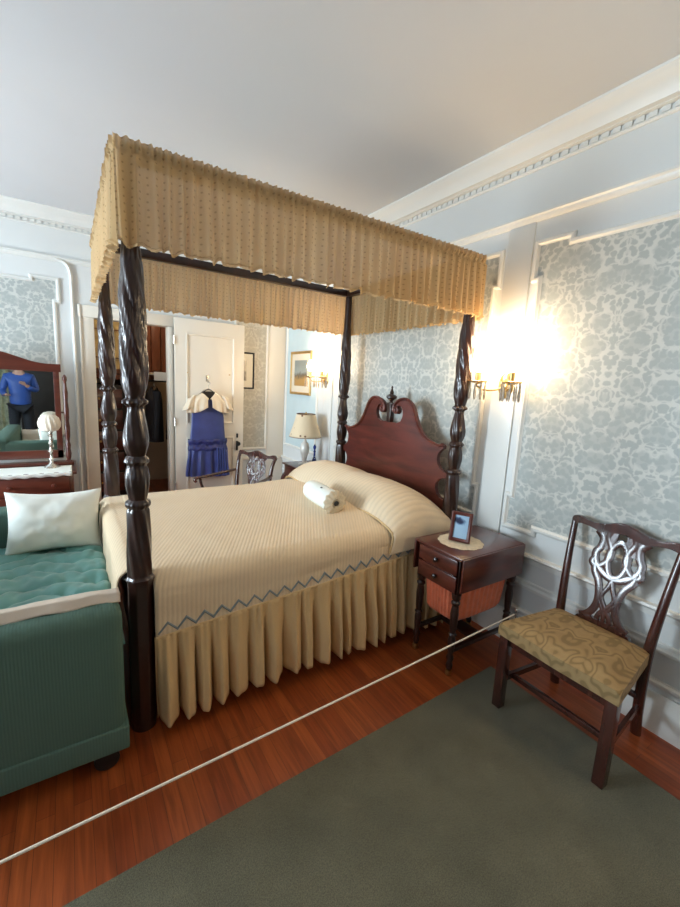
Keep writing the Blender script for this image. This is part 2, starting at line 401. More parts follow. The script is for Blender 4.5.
# mouldings: profile in (offset into room, z)
RW = lambda a, bb, h: Vector((XR-h, a, bb))           # right wall: a = Y, b = Z, h = out of the wall
BW = lambda a, bb, h: Vector((a, YB-h, bb))           # back wall: a = X
LW = lambda a, bb, h: Vector((XL+h, a, bb)); FW = lambda a, bb, h: Vector((a, YF+h, bb))
crown = [(0, 0), (.14, 0), (.14, -.012), (.128, -.020), (.120, -.030), (.10, -.042), (.082, -.058), (.072, -.075), (.064, -.090), (.060, -.098), (.03, -.100), (.03, -.104), (0, -.106)]
def rail(name, prof, z, wall, kind='trim', mat=None):
    b = B()
    ends = {'R': ((YF, YB), RW), 'B': ((XL, XR), BW), 'L': ((YF, YB), LW), 'F': ((XL, XR), FW)}[wall]
    (s, e), mp = ends
    rings = []
    for q in (s, e):
        rings.append([b.verts.new(mp(q + (h if q == s else -h), z+dz, h)) for (h, dz) in prof])
    k = len(prof)
    for j in range(k): b.faces.new((rings[0][j], rings[0][(j+1) % k], rings[1][(j+1) % k], rings[1][j]))
    b.faces.new(rings[0]); b.faces.new(rings[1][::-1])
    return structure(name, b, mat or M['trim_paint'])
t = 0
for w in 'RBLF':
    t += 1; cr = rail('trim_%d' % t, crown, ZC, w)
    if w in 'RB':
        b = B(); a = (YF if w == 'R' else XL)+.1; e = (YB if w == 'R' else XR)-.06
        mp = RW if w == 'R' else BW
        while a < e:
            vs = box(b, 0, 1, 0, 1, 0, 1)
            for v in vs:
                v.co = mp(a+.036*v.co.x, ZC-.130+.024*v.co.z, .009*v.co.y)
            a += .052
        structure('dentils', b, M['trim_paint'], cr)
        t += 1
        rail('trim_%d' % t, [(0, 0), (.012, 0), (.014, -.008), (.008, -.016), (0, -.016)], ZC-.134, w)
picr = [(0, 0), (.03, 0), (.032, -.012), (.022, -.02), (.02, -.034), (.01, -.045), (0, -.045)]
chair = [(0, 0), (.035, 0), (.04, -.012), (.03, -.022), (.018, -.03), (.012, -.06), (0, -.065)]
base = [(0, 0), (.012, 0), (.02, -.02), (.02, -.19), (.022, -.205), (0, -.205)]
for w in 'RB':
    t += 1; rail('trim_%d' % t, picr, 2.66, w)
t += 1; rail('trim_%d' % t, chair, .635, 'R')
t += 1; rail('trim_%d' % t, [(0, 0), (.012, -.006), (.012, -.022), (0, -.03)], .46, 'R')
rail('baseboard_right', base, .205, 'R'); rail('baseboard_left', base, .205, 'L'); rail('baseboard_front', base, .205, 'F')
b = B()
for (a0, a1) in ((XL, .105), (1.06, 2.33)): box(b, a0, a1, YB-.02, YB, 0, .205, .004)
structure('baseboard_back', b, M['cream_paint'])
b = B(); box(b, 1.06, 2.33, YB-.03, YB, .60, .64, .008); t += 1; structure('trim_%d' % t, b, M['cream_paint'])

def eared(y0, y1, z0, z1, e=.035, L=.17):
    """rectangle outline whose corners step outward"""
    return [(y0-e, z0-e), (y0+L, z0-e), (y0+L, z0), (y1-L, z0), (y1-L, z0-e), (y1+e, z0-e), (y1+e, z0+L), (y1, z0+L), (y1, z1-L), (y1+e, z1-L),
            (y1+e, z1+e), (y1-L, z1+e), (y1-L, z1), (y0+L, z1), (y0+L, z1+e), (y0-e, z1+e), (y0-e, z1-L), (y0, z1-L), (y0, z0+L), (y0-e, z0+L)]
mprof = [(-.016, 0), (-.016, .010), (-.006, .020), (.006, .020), (.014, .008), (.018, .008), (.018, 0)]
def panel(mp, y0, y1, z0, z1, wall, paper=True, pm=None, mat=None, ears=True, name='wallpaper_panel'):
    global t
    out = eared(y0, y1, z0, z1) if ears else [(y0, z0), (y1, z0), (y1, z1), (y0, z1)]
    if paper:
        b = B(); prism(b, out, 0.0003, .004, mp); structure(name, b, pm or M['paper'], wall, smooth=False)
    b = B(); sweep(b, out, mprof, mp, closed=True); t += 1; structure('trim_%d' % t, b, mat or M['trim_paint'])
panel(RW, -.9, 1.545, .80, 2.455, wall_r)
panel(RW, 1.86, 3.66, .80, 2.455, wall_r)
panel(RW, 4.12, 4.93, .80, 2.455, wall_r, ears=False, pm=plain('plain pale blue wall panel', (.55, .66, .68), .6, .04, 4))
panel(BW, -1.9, -.085, .80, 2.42, wall_b)
panel(BW, 1.70, 2.11, .74, 2.455, wall_b, pm=M['paper_back'], mat=M['cream_paint'], ears=False)
panel(RW, -.9, 1.50, .25, .42, wall_r, paper=False, ears=False)
panel(RW, 1.86, 3.66, .25, .42, wall_r, paper=False, ears=False)
b = B(); box(b, 2.125, XR, YB-.012, YB, .2, 2.62, .002); t += 1; structure('trim_%d' % t, b, M['cream_paint'])
# pilasters on the right wall behind each sconce
for yc in (1.695, 3.88):
    b = B(); box(b, XR-.012, XR, yc-.084, yc+.09, .64, 2.615, .002); t += 1; structure('trim_%d' % t, b, M['trim_paint'])
# bracket where the picture rail drops beside the closet
b = B(); pts = catmull([(-.06, 2.64), (.02, 2.61), (.055, 2.53), (.06, 2.40), (.06, 2.2), (.06, .2)], 6)
sweep(b, [(p.x, p.y) for p in pts], [(-.015, 0), (-.012, .028), (0, .035), (.012, .028), (.015, 0)], BW); t += 1
structure('trim_%d' % t, b, M['trim_paint'])
# closet door casing
b = B()
box(b, .12, .235, YB-.03, YB+.13, 0, 2.135, .006); box(b, .935, .985, YB-.03, YB+.13, 0, 2.135, .006); box(b, .10, 1.0, YB-.035, YB+.13, 2.135, 2.25, .006)
box(b, .108, .125, YB-.045, YB, 0, 2.25, .004)
t += 1; structure('trim_%d' % t, b, M['cream_paint'])
# open door leaf folded back against the wall
b = B(); mpd = lambda a, bb, h: Vector((a, 4.905-h, bb))
x0, x1, z0, z1 = .985, 1.775, .02, 2.235
box(b, x0, x1, 4.905, 4.945, z0, z1, .003)
door = structure('door_1', b, M['cream_paint'])
b = B()
for (c0, c1) in ((.25, .9), (1.08, 2.07)):
    sweep(b, [(x0+.13, c0), (x1-.13, c0), (x1-.13, c1), (x0+.13, c1)], [(-.012, 0), (-.010, .012), (0, .014), (.012, .004), (.012, 0)], mpd, closed=True)
structure('panel_moulding', b, M['cream_paint'], door)
b = B(); box(b, 1.685, 1.71, 4.895, 4.906, .74, .86, .003); lathe(b, [(.008, 0), (.008, .03), (.024, .035), (.028, .05), (.02, .065), (.004, .068)], M=Matrix.Translation((1.697, 4.9, .83)) @ Matrix.Rotation(pi/2, 4, 'X'), seg=16)
box(b, 1.69, 1.708, 4.893, 4.906, .90, .95, .003)
structure('door_handle', b, M['dark_metal'], door)
for hz in (.3, 1.05, 1.95):
    b = B(); lathe(b, [(.008, hz), (.008, hz+.09)], .978, 4.897, 10); structure('hinge', b, M['silver'], door)

# ------------------------------------------------------------------ closet contents
cab = empty('glazed_cabinet', (.45, 6.6, 0), 'tall brown wooden cabinet with amber glazed upper doors inside the closet', 'cabinet')
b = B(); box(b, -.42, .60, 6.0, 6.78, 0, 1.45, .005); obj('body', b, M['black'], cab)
b = B(); box(b, -.42, 1.10, 6.05, 6.78, 1.58, 2.5, .005); box(b, -.42, 1.12, 6.0, 6.78, 1.52, 1.58, .005); box(b, .60, .64, 6.1, 6.78, 0, 1.52); obj('upper_case', b, M['closet_wood'], cab)
for k, (xa, xb_) in enumerate(((-.36, .0), (.01, .40), (.41, .85), (.86, 1.09))):
    b = B(); mpc = lambda a, bb, h: Vector((a, 6.05-h, bb))
    sweep(b, [(xa, 1.60), (xb_, 1.60), (xb_, 2.30), (xa, 2.30)], [(0, 0), (0, .03), (.05, .03), (.05, 0)], mpc, closed=True)
    dd = obj('door', b, M['closet_wood'], cab)
    if k < 3:
        b = B(); box(b, xa+.045, xb_-.045, 6.03, 6.045, 1.64, 2.26); obj('glass', b, M['amber'], dd)
        b = B(); xm = (xa+xb_)/2; box(b, xm-.006, xm+.006, 6.015, 6.03, 1.64, 2.26); box(b, xa+.04, xb_-.04, 6.015, 6.03, 1.78, 1.79); box(b, xa+.04, xb_-.04, 6.015, 6.03, 2.12, 2.13); obj('muntin', b, M['closet_wood'], dd)
    else:
        b = B(); box(b, xa+.06, xb_-.06, 6.015, 6.045, 1.66, 2.24, .008); obj('door_panel', b, M['closet_wood'], dd)
for k in range(5):
    b = B(); box(b, -.38, .56, 5.98, 6.0, .08+k*.27, .32+k*.27, .006); dr = obj('drawer', b, M['table_wood'], cab)
    for xx in (-.1, .3):
        b = B(); lathe(b, [(.006, 0), (.006, .015), (.015, .02), (.012, .03)], M=Matrix.Translation((xx, 5.98, .2+k*.27)) @ Matrix.Rotation(pi/2, 4, 'X'), seg=10); obj('knob', b, M['brass'], dr)
b = B(); box(b, .84, 1.54, 5.35, 5.98, 1.60, 1.63, .003); box(b, .84, 1.54, 5.33, 5.35, 1.54, 1.64, .003)
tag(obj('closet_shelf', b, M['cream_paint'], base=(0, 0, 0)), 'cream painted shelf across the right side of the closet', 'shelf')
b = B(); tube(b, [(.75, 5.62, 1.53), (1.56, 5.62, 1.53)], .012); tag(obj('clothes_rod', b, M['dark_metal']), 'dark metal clothes rod under the closet shelf', 'rod')

def garment(cx, cy, ztop, w, L, d=.09, flare=.1, ph=0, nsh=.45):
    """closed hanging-cloth surface: t=0 at the shoulders, 1 at the hem"""
    b = B()
    def f(u, v):
        a = 2*pi*u; z = ztop-L*v
        ww = w*(lerp(nsh, 1, smooth01(v/.12)) if v < .12 else 1+flare*(v-.12))
        r = 1+.10*sin(a*9+ph)*smooth01(v*1.4)+.05*sin(a*5+ph*2)*v
        return Vector((cx+ww*cos(a)*r, cy+d*(.6+.6*v)*sin(a)*r, z+.01*sin(a*7)*v))
    grid(b, 72, 18, f, closeu=True); return b
for k, (xx, lab) in enumerate(((.88, 'black jacket nearest the left end of the closet rod'), (1.13, 'black jacket behind the doorway edge, right on the closet rod'))):
    e = empty('hanging_jacket', (xx, 5.62, 1.0), lab, 'jacket', 'dark jackets on the closet rod')
    b = B()
    def f(u, v, xx=xx, k=k):
        a = 2*pi*u; z = 1.47-.68*v; ww = lerp(.03, .085, smooth01(v*6))+.02*v
        return Vector((xx+ww*cos(a)*(1+.1*sin(5*a)), 5.62+(lerp(.05, .21, smooth01(v*5)))*sin(a), z-.06*abs(sin(a))*(1-v)))
    grid(b, 48, 16, f, closeu=True); obj('jacket_body', b, plain('black wool', (.012, .013, .018), .8, .2), e)
    for s in (-1, 1):
        b = B(); tube(b, [(xx, 5.62+s*.19, 1.40), (xx-.01, 5.62+s*.25, 1.2), (xx-.03, 5.62+s*.26, .85)], .045, 12); obj('sleeve', b, bpy.data.materials['black wool'], e)
for k, xx in enumerate((.88, 1.13)):
    b = B(); tube(b, catmull([(xx, 5.62, 1.46), (xx, 5.62, 1.50), (xx, 5.635, 1.535), (xx, 5.62, 1.552), (xx, 5.605, 1.54)], 4), .003, 6)
    tube(b, catmull([(xx, 5.45, 1.42), (xx, 5.62, 1.465), (xx, 5.79, 1.42)], 5), .006, 6)
    tag(obj('coat_hanger', b, M['silver'], base=(xx, 5.62, 1.4)), ('wire hanger holding the left black jacket on the closet rod', 'wire hanger holding the right black jacket on the closet rod')[k], 'hanger', 'hangers on the closet rod')

# ------------------------------------------------------------------ dress, capelet and hanger on the door
DX, DY = 1.335, 4.845
b = B()
def fdress(u, v):
    a = 2*pi*u; z = 1.36-.90*v
    hw = lerp(.10, .185, smooth01(v/.22)) if v < .22 else lerp(.185, .215, smooth01((v-.22)/.5)) + (.03*smooth01((v-.6)/.4))
    fold = smooth01((v-.45)*2)
    return Vector((DX-.005+hw*cos(a)+.012*sin(a*11)*fold, DY+(.03+.012*v)*sin(a)+.014*sin(a*14+1)*fold, z-.012*cos(a)))
grid(b, 110, 36, fdress, closeu=True)
dress = empty('sleeveless_dress', (DX, DY, .46), 'royal blue satin sleeveless dress hanging on the cream door', 'dress')
obj('dress_body', b, M['dress'], dress)
b = B()
def fsash(u, v):
    a = 2*pi*u; z = .90-.13*v
    return Vector((DX-.005+(.222+.006*sin(v*pi*3))*cos(a), DY+(.047+.006*sin(v*pi*3)+.004*sin(a*17))*sin(a), z+.008*sin(a*9)))
grid(b, 90, 12, fsash, closeu=True); obj('waist_sash', b, M['dress_dark'], dress)
for i in range(5):
    b = B(); xx = DX+.09+i*.028
    tube(b, [(xx, DY-.058, .80), (xx+.004, DY-.064, .62), (xx+.01*i/2, DY-.062, .47)], lambda t: .007+.006*t, 8); obj('pleat', b, M['dress'], dress)
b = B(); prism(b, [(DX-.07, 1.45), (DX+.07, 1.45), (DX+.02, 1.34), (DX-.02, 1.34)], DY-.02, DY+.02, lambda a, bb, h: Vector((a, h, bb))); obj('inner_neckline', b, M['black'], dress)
cape = empty('capelet', (DX, DY, 1.2), 'short cream satin capelet draped over the shoulders of the blue dress', 'capelet')
b = B()
def fcape(u, v):
    # opens at the front centre (a from just past -90deg round to just before)
    a = -pi/2+.10+(2*pi-.20)*u; c = cos(a)
    sh = smooth01(v)
    hw = lerp(.085, .235, smooth01(v*1.25)); z = 1.475-.04*v-.20*v*v-.035*abs(c)*v
    front = sin(a) < 0
    if front: z += .05*v*max(0, 1-abs(c)/.5)-.13*(1-v)*max(0, 1-abs(c))
    fl = .013*sin(a*16)*smooth01((v-.3)*1.6)*(1 if abs(c) > .5 else .4)
    return Vector((DX+(hw+fl)*c, DY+(.045+.035*v+fl)*sin(a), z+.05*(abs(c)**3)*(1-v)*-1))
grid(b, 120, 20, fcape); solid(obj('cape_body', b, M['cape'], cape), .003)
for s in (-1, 1):
    b = B()
    def fsl(u, v, s=s):
        a = 2*pi*u; r = .045+.022*v+.008*sin(a*6)*v
        return Vector((DX+s*(.185+.05*v)+r*cos(a)*.8, DY+r*sin(a), 1.39-.14*v-.02*cos(a)*s))
    grid(b, 48, 8, fsl, closeu=True); solid(obj('flutter_sleeve', b, M['cape'], cape), .003)
b = B()
tube(b, catmull([(DX-.12, DY, 1.40), (DX-.05, DY, 1.455), (DX, DY, 1.475), (DX+.05, DY, 1.455), (DX+.12, DY, 1.40)], 6), .008, 8)
tube(b, catmull([(DX, DY, 1.475), (DX, DY, 1.52), (DX+.018, DY, 1.54), (DX, DY+.005, 1.56), (DX-.015, DY, 1.545)], 5), .003, 6)
tag(obj('dress_hanger', b, M['silver'], base=(DX, DY, 1.4)), 'padded hanger with metal hook carrying the blue dress', 'hanger')
b = B(); tube(b, catmull([(DX, 4.905, 1.60), (DX, 4.86, 1.575), (DX, 4.845, 1.552), (DX, 4.83, 1.575)], 5), .004, 6); box(b, DX-.015, DX+.015, 4.898, 4.906, 1.56, 1.63, .003)
tag(obj('coat_hook', b, M['silver'], base=(DX, 4.9, 1.58)), 'small metal hook screwed to the cream door panel', 'hook')
for xx in (1.115, 1.595):
    b = B(); lathe(b, [(.006, 0), (.008, .01), (.003, .02)], M=Matrix.Translation((xx, 4.905, 1.65)) @ Matrix.Rotation(pi/2, 4, 'X'), seg=10)
    obj('stud', b, M['brass'], door)['kind'] = 'structure'

# ------------------------------------------------------------------ canopy bed
X0, X1, Y0, Y1, ZT, ZH = .178, 2.20, 1.83, 3.335, 2.44, 2.075
PX0, PX1, PY0, PY1 = .222, 2.165, 1.88, 3.285
bed = empty('canopy_bed', (1.17, 2.6, 0), 'four poster bed of dark carved mahogany under a tan gathered canopy', 'bed')
prof = [(.052, 0), (.052, .03), (.054, .05), (.054, .70), (.056, .72), (.057, .735), (.050, .742), (.048, .75), (.048, .85), (.046, .95), (.043, 1.04), (.040, 1.05), (.048, 1.06), (.050, 1.07), (.047, 1.078), (.036, 1.088),
        (.040, 1.11), (.046, 1.15), (.047, 1.19), (.043, 1.22), (.037, 1.235), (.041, 1.243), (.048, 1.25), (.046, 1.262), (.034, 1.275),
        (.040, 1.29), (.048, 1.32), (.049, 1.35), (.043, 1.39), (.034, 1.44), (.028, 1.475), (.031, 1.482), (.046, 1.492), (.046, 1.503), (.034, 1.512), (.038, 1.53), (.046, 1.57), (.050, 1.62), (.050, 1.70),
        (.048, 1.80), (.046, 1.90), (.042, 1.97), (.036, 2.05), (.032, 2.12), (.030, 2.25), (.028, 2.40), (.027, 2.425)]
dense = []
for (a, b_) in zip(prof, prof[1:]):
    n = max(1, int((b_[1]-a[1])/.009))
    for k in range(n): dense.append((lerp(a[0], b_[0], k/n), lerp(a[1], b_[1], k/n)))
dense.append(prof[-1])
def carve(a, z):
    if z < .735:
        c = max(abs(cos(a)), abs(sin(a)), abs(cos(a+pi/4)), abs(sin(a+pi/4)))   # octagonal lower shaft
        return .93/c if z > .04 else 1
    if z < 1.045: return 1+.05*sin(7*(a+z*3.2))+.02*abs(sin(3.5*(a+z*3.2)))
    if z < 1.085: return 1+.03*sin(14*a)
    if z < 1.235: return 1+.07*abs(sin(4*a))*sin(pi*(z-1.08)/.155)-.03+.03*sin(12*a+z*40)*.6
    if z < 1.27: return 1+.04*sin(12*a)
    if z < 1.475: return 1+.10*(abs(sin(2.5*(a+z*4)))-.5)+.03*sin(9*(a+z*4))
    if z < 1.515: return 1+.12*sin(8*a)
    if z < 2.05:
        k = smooth01((z-1.515)/.06)
        t_ = a+z*11
        return 1+k*(.13*(abs(sin(1.5*t_))-.55)+.035*sin(9*(a+z*5))+.02*sin(23*a-z*60))
    if z < 2.09: return 1+.06*sin(10*a)
    return 1+.03*sin(6*(a+z*8))
b = B(); lathe(b, dense, PX0, PY0, 64, carve)
for (xx, yy) in ((PX0, PY0),):
    post = obj('bed_post', b, M['dark_wood'], bed, ang=50)
for (dx, dy) in ((0, PY1-PY0), (PX1-PX0, 0), (PX1-PX0, PY1-PY0)):
    p = post.copy(); col.objects.link(p); p.parent = bed; p.location = (dx, dy, 0)
# tester frame
b = B()
for (a0, a1, c0, c1) in ((X0+.02, X1-.02, Y0+.03, Y0+.075), (X0+.02, X1-.02, Y1-.075, Y1-.03), (X0+.03, X0+.075, Y0+.03, Y1-.03), (X1-.075, X1-.03, Y0+.03, Y1-.03)):
    box(b, a0, a1, c0, c1, ZT-.05, ZT+.006, .003)
obj('canopy_frame', b, M['dark_wood'], bed)
# valances
def valance(name, p0, p1, out, ztop, zbot, nf, amp, parent, mat, seed=0, header=.05, nv=26, uvw=36, uvh=13, flare=.004, nper=12):
    """gathered cloth strip from p0 to p1 (2-D), folds swinging along `out`"""
    p0 = Vector(p0); p1 = Vector(p1); out = Vector(out); L = (p1-p0).length; T = (p1-p0)/L
    nu = int(nf*nper); b = B(); H = ztop-zbot
    zt = ztop if callable(zbot) is False else ztop
    def f(u, v):
        s = u*L; z = ztop-H*v
        w = u*nf*2*pi + 3.0*nz(u*nf*.31+seed, 3.7) + 1.2*nz(u*nf*.9+seed, 9.1)
        w2 = w*1.9+2*nz(u*nf*.5, seed+5)
        hv = header/H
        if v < hv:   # rod pocket ruffle
            k = v/hv
            d = .014+.008*sin(w*1.6)+.007*sin(w*2.9+1) if k < .6 else .010-.010*(k-.6)/.4+.006*sin(w*1.6)
        else:
            k = (v-hv)/(1-hv)
            am = amp*(.7+.75*k)*(1+.9*nz(u*nf*.25, seed+1, 2))
            d = am*sin(w+.35*sin(k*2+w*.2))+amp*.3*(1-k)*sin(w2)+.012+flare*k
            s += .006*sin(w*.5)*k
        z += (.006*sin(w*.7+seed)+.004*sin(w*1.3))*smooth01((v-.8)*5)
        p = p0+T*s+out*d
        return Vector((p.x, p.y, z))
    V = grid(b, nu, nv, f)
    uvl = b.loops.layers.uv.verify()
    for fa in b.faces:
        for l in fa.loops: l[uvl].uv = (l[uvl].uv.x*uvw*L, l[uvl].uv.y*uvh)
    # hem frill
    def g(u, v):
        p = f(u, 1.0); o = .010*sin(v*pi)+.004*sin(u*nf*30)
        return p+Vector((out.x*o, out.y*o, .004-.014*v))
    grid(b, nu, 2, g)
    return obj(name, b, mat, parent, ang=80)
valance('valance', (X0-.012, Y0), (X1+.004, Y0), (0, -1), ZT, ZH+.012, 38, .012, bed, M['valance'], 1)
valance('valance', (X1-.02, Y1), (X0+.02, Y1), (0, 1), ZT-.005, ZH, 46, .011, bed, M['valance'], 2)
valance('valance', (X0, Y1+.01), (X0, Y0-.014), (-1, 0), ZT-.005, ZH, 34, .009, bed, M['valance'], 3)
valance('valance', (X1, Y0), (X1, Y1), (1, 0), ZT-.005, ZH, 30, .012, bed, M['valance'], 4)
# rails and mattress
b = B(); box(b, PX0, PX1, PY0-.02, PY0+.02, .30, .44, .005); box(b, PX0, PX1, PY1-.02, PY1+.02, .30, .44, .005); box(b, PX0-.02, PX0+.02, PY0, PY1, .30, .44, .005)
obj('side_rail', b, M['dark_wood'], bed)
b = B(); box(b, PX0+.04, PX1-.01, PY0+.05, PY1-.05, .36, .70, .05); obj('mattress', b, M['white_cloth'], bed)
# headboard
YC = 2.605; HX0, HX1 = 2.165, 2.195
half = [(0, 1.33), (.05, 1.335), (.10, 1.33), (.145, 1.35), (.165, 1.39), (.165, 1.43), (.145, 1.462), (.118, 1.472)]
ros = [(.105, 1.462), (.118, 1.445), (.118, 1.422), (.10, 1.404), (.075, 1.403), (.056, 1.42), (.052, 1.447), (.064, 1.475), (.09, 1.498), (.13, 1.517), (.18, 1.526), (.225, 1.518), (.262, 1.49), (.29, 1.45), (.315, 1.40), (.345, 1.345), (.385, 1.296), (.43, 1.264), (.48, 1.243), (.53, 1.228), (.575, 1.222), (.605, 1.235), (.615, 1.228), (.612, 1.205),
       (.59, 1.19), (.568, 1.165), (.562, 1.13), (.572, 1.09), (.60, 1.06), (.635, 1.045), (.668, 1.04), (.668, 1.005), (.63, 1.0), (.595, .985), (.572, .955), (.568, .92), (.585, .88), (.62, .855), (.668, .845), (.668, .55)]
hh = half+ros
outline = [(YC-a, z) for a, z in hh] + [(YC+a, z) for a, z in hh[::-1] if a > 0]
b = B(); prism(b, outline, 0, 1, lambda a, bb, h: Vector((lerp(HX0, HX1, h), a, bb)))
head = obj('headboard', b, M['red_wood'], bed, ang=30)
b = B()
for s in (-1, 1):
    pts = catmull([(YC+s*a, z) for a, z in ros[5:23]], 3)
    sweep(b, [(p.x, p.y) for p in pts], [(-.012, -.002), (-.012, .008), (-.004, .016), (.006, .014), (.010, .004), (.010, -.002)], lambda a, bb, h: Vector((HX0-h, a, bb)))
    lathe(b, [(.03, 0), (.032, .01), (.022, .016), (.014, .014), (.012, .024), (.002, .028)], M=Matrix.Translation((HX0, YC+s*.086, 1.436)) @ Matrix.Rotation(-pi/2, 4, 'Y'), seg=20)
obj('scroll_moulding', b, M['red_wood'], head)
b = B(); box(b, HX0-.005, HX1+.005, YC-.022, YC+.022, 1.33, 1.475, .003); box(b, HX0-.01, HX1+.01, YC-.04, YC+.04, 1.475, 1.487, .002)
lathe(b, [(.018, 1.487), (.012, 1.497), (.02, 1.507), (.042, 1.525), (.043, 1.54), (.03, 1.55), (.014, 1.556), (.018, 1.566), (.013, 1.58), (.006, 1.60), (.009, 1.607), (.003, 1.622)], (HX0+HX1)/2, YC, 24)
obj('finial', b, M['dark_wood'], head)
# ------------------------------------------------------------------ bedspread
def hemz(x): return .45+.075*(x-.27)
def topz(x, y):
    c = (y-2.6)/.70
    return .735+.022*(1-c*c)+.05*smooth01((x-1.1)/.6)*(1-c**4)+.006*nz(x*3, y*3)+.004*nz(x*9, y*9)
b = B(); XA, XB = .272, 2.10
NEAR, FAR = 1.855, 3.315
def fcover(u, v):
    x = lerp(XA, XB, u); hz = hemz(x)
    zt = topz(x, NEAR+.09)
    if v < .22:
        k = v/.22; y = NEAR-.012-.010*(1-k)+.008*nz(x*4, k*2, 3); z = lerp(hz, zt-.085, k)
    elif v < .34:
        k = (v-.22)/.12*pi/2; y = NEAR-.012+.10*(1-cos(k)); z = zt-.085+.085*sin(k)
    elif v < .80:
        k = (v-.34)/.46; y = lerp(NEAR+.088, FAR-.09, k); z = topz(x, y)
    elif v < .88:
        k = (v-.80)/.08*pi/2; z1_ = topz(x, FAR-.09); y = FAR-.09+.09*sin(k); z = z1_-.085*(1-cos(k))
    else:
        k = (v-.88)/.12; y = FAR+.01*k; z = lerp(topz(x, FAR-.09)-.085, hz, k)
    return Vector((x, y, z))
grid(b, 90, 100, fcover)
def ffoot(u, v):
    y = lerp(1.945, 3.23, u); zt = topz(XA, y)
    e = min(1, min(u, 1-u)*9)
    if v < .3: k = v/.3; return Vector((lerp(XA+.002, .20, k), y, zt-.002*k))
    if v < .45: k = (v-.3)/.15*pi/2; return Vector((.20-.06*sin(k), y, zt-.06*(1-cos(k))))
    k = (v-.45)/.55
    return Vector((.14-.012*k+.012*sin(y*22)*k+.01*nz(y*5, k), y, lerp(zt-.06, .16, k)))
grid(b, 60, 40, ffoot)
cover = tag(obj('bedspread', b, M['coverlet'], base=(1.17, 2.6, .45), ang=60), 'cream quilted bedspread with zigzag braid and gathered ruffle on the four poster bed', 'bedspread')
solid(cover, .008, 1)
def ruffle(y, out, seed):
    b = B(); nf = 21; nu = nf*18
    def f(u, v):
        x = lerp(XA-.005, XB, u); ht = hemz(x)+.005; zb = .055+.03*sin(u*pi)
        w = u*nf*2*pi+6.5*nz(u*nf*.22+seed, 1.3)+2.2*nz(u*nf*.7, seed+4)
        sh = 2.1*(abs(sin(w/2))+.02)**.62-1.15+.12*sin(w*2.3+1)
        am = .007+.042*smooth01(v*1.3)*(1+.9*nz(u*nf*.33, seed))
        return Vector((x+.006*cos(w)*v, y+out*(.018+am*sh+.030*v+.004*sin(2.7*w)*(1-v)), lerp(ht, zb-.007*sh+.008*nz(u*nf*.6, seed), v)))
    grid(b, nu, 20, f); return b
solid(obj('ruffle', ruffle(NEAR-.012, -1, 3), M['ruffle'], cover, ang=80), .003)
solid(obj('ruffle', ruffle(FAR+.01, 1, 5), M['ruffle'], cover, ang=80), .003)
b = B(); pts = []; n = 0; x = XA+.01
while x < XB-.02:
    pts.append((x, hemz(x)+(.018 if n % 2 == 0 else .060))); x += .041; n += 1
sweep(b, pts, [(-.0048, -.002), (-.0048, .006), (0, .009), (.0048, .006), (.0048, -.002)], lambda a, bb, h: Vector((a, NEAR-.022-h-.004+(bb-hemz(a))*.05, bb)))
obj('zigzag_braid', b, M['zig'], cover)
b = B(); tube(b, [(lerp(XA, XB, k/60), NEAR-.030, hemz(lerp(XA, XB, k/60))+.002) for k in range(61)], .006, 8); obj('hem_piping', b, M['ruffle'], cover)
# pillow cover over the head of the bed
b = B()
def fpil(u, v):
    # u across the bed (near -> far), v from foot side edge to headboard
    s = u
    xf = 1.60+.05*nz(u*3, 5)
    hump = sin(pi*min(1, max(0, (v-.02)/.98))**.8)
    x = lerp(xf, 2.155, v)
    if u < .16:
        k = u/.16; y = lerp(NEAR-.034, NEAR-.03, k); z = lerp(hemz(x)+.05, .70, k)+(.0)
    else:
        k = (u-.16)/.84; y = lerp(NEAR-.03, FAR+.01, k)
        e = min(k, 1-k)
        dome = sqrt(max(0, 1-(1-min(1, e*3.4))**2))
        two = 1-.08*math.exp(-((k-.5)/.05)**2)
        z = .70+(.050+.035*smooth01(k*5))*sqrt(max(0, 1-(1-min(1, e*9))**2))+.165*dome*two*(hump**.7)+.006*nz(x*8, y*8)
    y -= .015*sin(v*pi)*(1 if u < .3 else 0)
    return Vector((x, y, z))
grid(b, 90, 36, fpil)
pc = tag(obj('pillow_cover', b, M['pillow_cover'], base=(1.9, 2.6, .8), ang=60), 'cream ribbed cover pulled over the pillows in front of the headboard', 'pillow cover')
solid(pc, .01, 1)
b = B(); tube(b, [fpil(u/60, 0)+Vector((-.004, 0, .008)) for u in range(61)], .007, 8); obj('edge_piping', b, M['ruffle'], pc)
# bolster
bol = empty('bolster_pillow', (1.42, 2.38, .87), 'small white bolster pillow with a lace rosette end lying on the bedspread', 'pillow')
Mb = Matrix.Translation((1.42, 2.19, .848)) @ Matrix.Rotation(radians(-4), 4, 'Z') @ Matrix.Rotation(-pi/2, 4, 'X')
pr_ = [(.02, -.01), (.05, 0), (.064, .02), (.070, .05), (.072, .10), (.073, .20), (.072, .30), (.068, .36), (.05, .40), (.02, .41)]
b = B(); lathe(b, pr_, seg=40, M=Mb, mod=lambda a, z: 1+.012*sin(a*9+z*20)); obj('pillow_body', b, M['white_cloth'], bol)
b = B()
lathe(b, [(.068, .012), (.080, .004), (.065, -.008), (.045, -.014), (.03, -.020), (.022, -.012)], seg=60, M=Mb, mod=lambda a, z: 1+.07*sin(a*12)); obj('lace_rosette', b, M['lace'], bol)
b = B(); lathe(b, [(.012, -.012), (.018, -.02), (.01, -.028)], seg=16, M=Mb); obj('button', b, M['black'], bol)
b = B(); lathe(b, [(.006, 0), (.009, .003), (.004, .006)], seg=10, M=Matrix.Translation((1.395, 2.33, .917)))
obj('button', b, M['black'], bol)

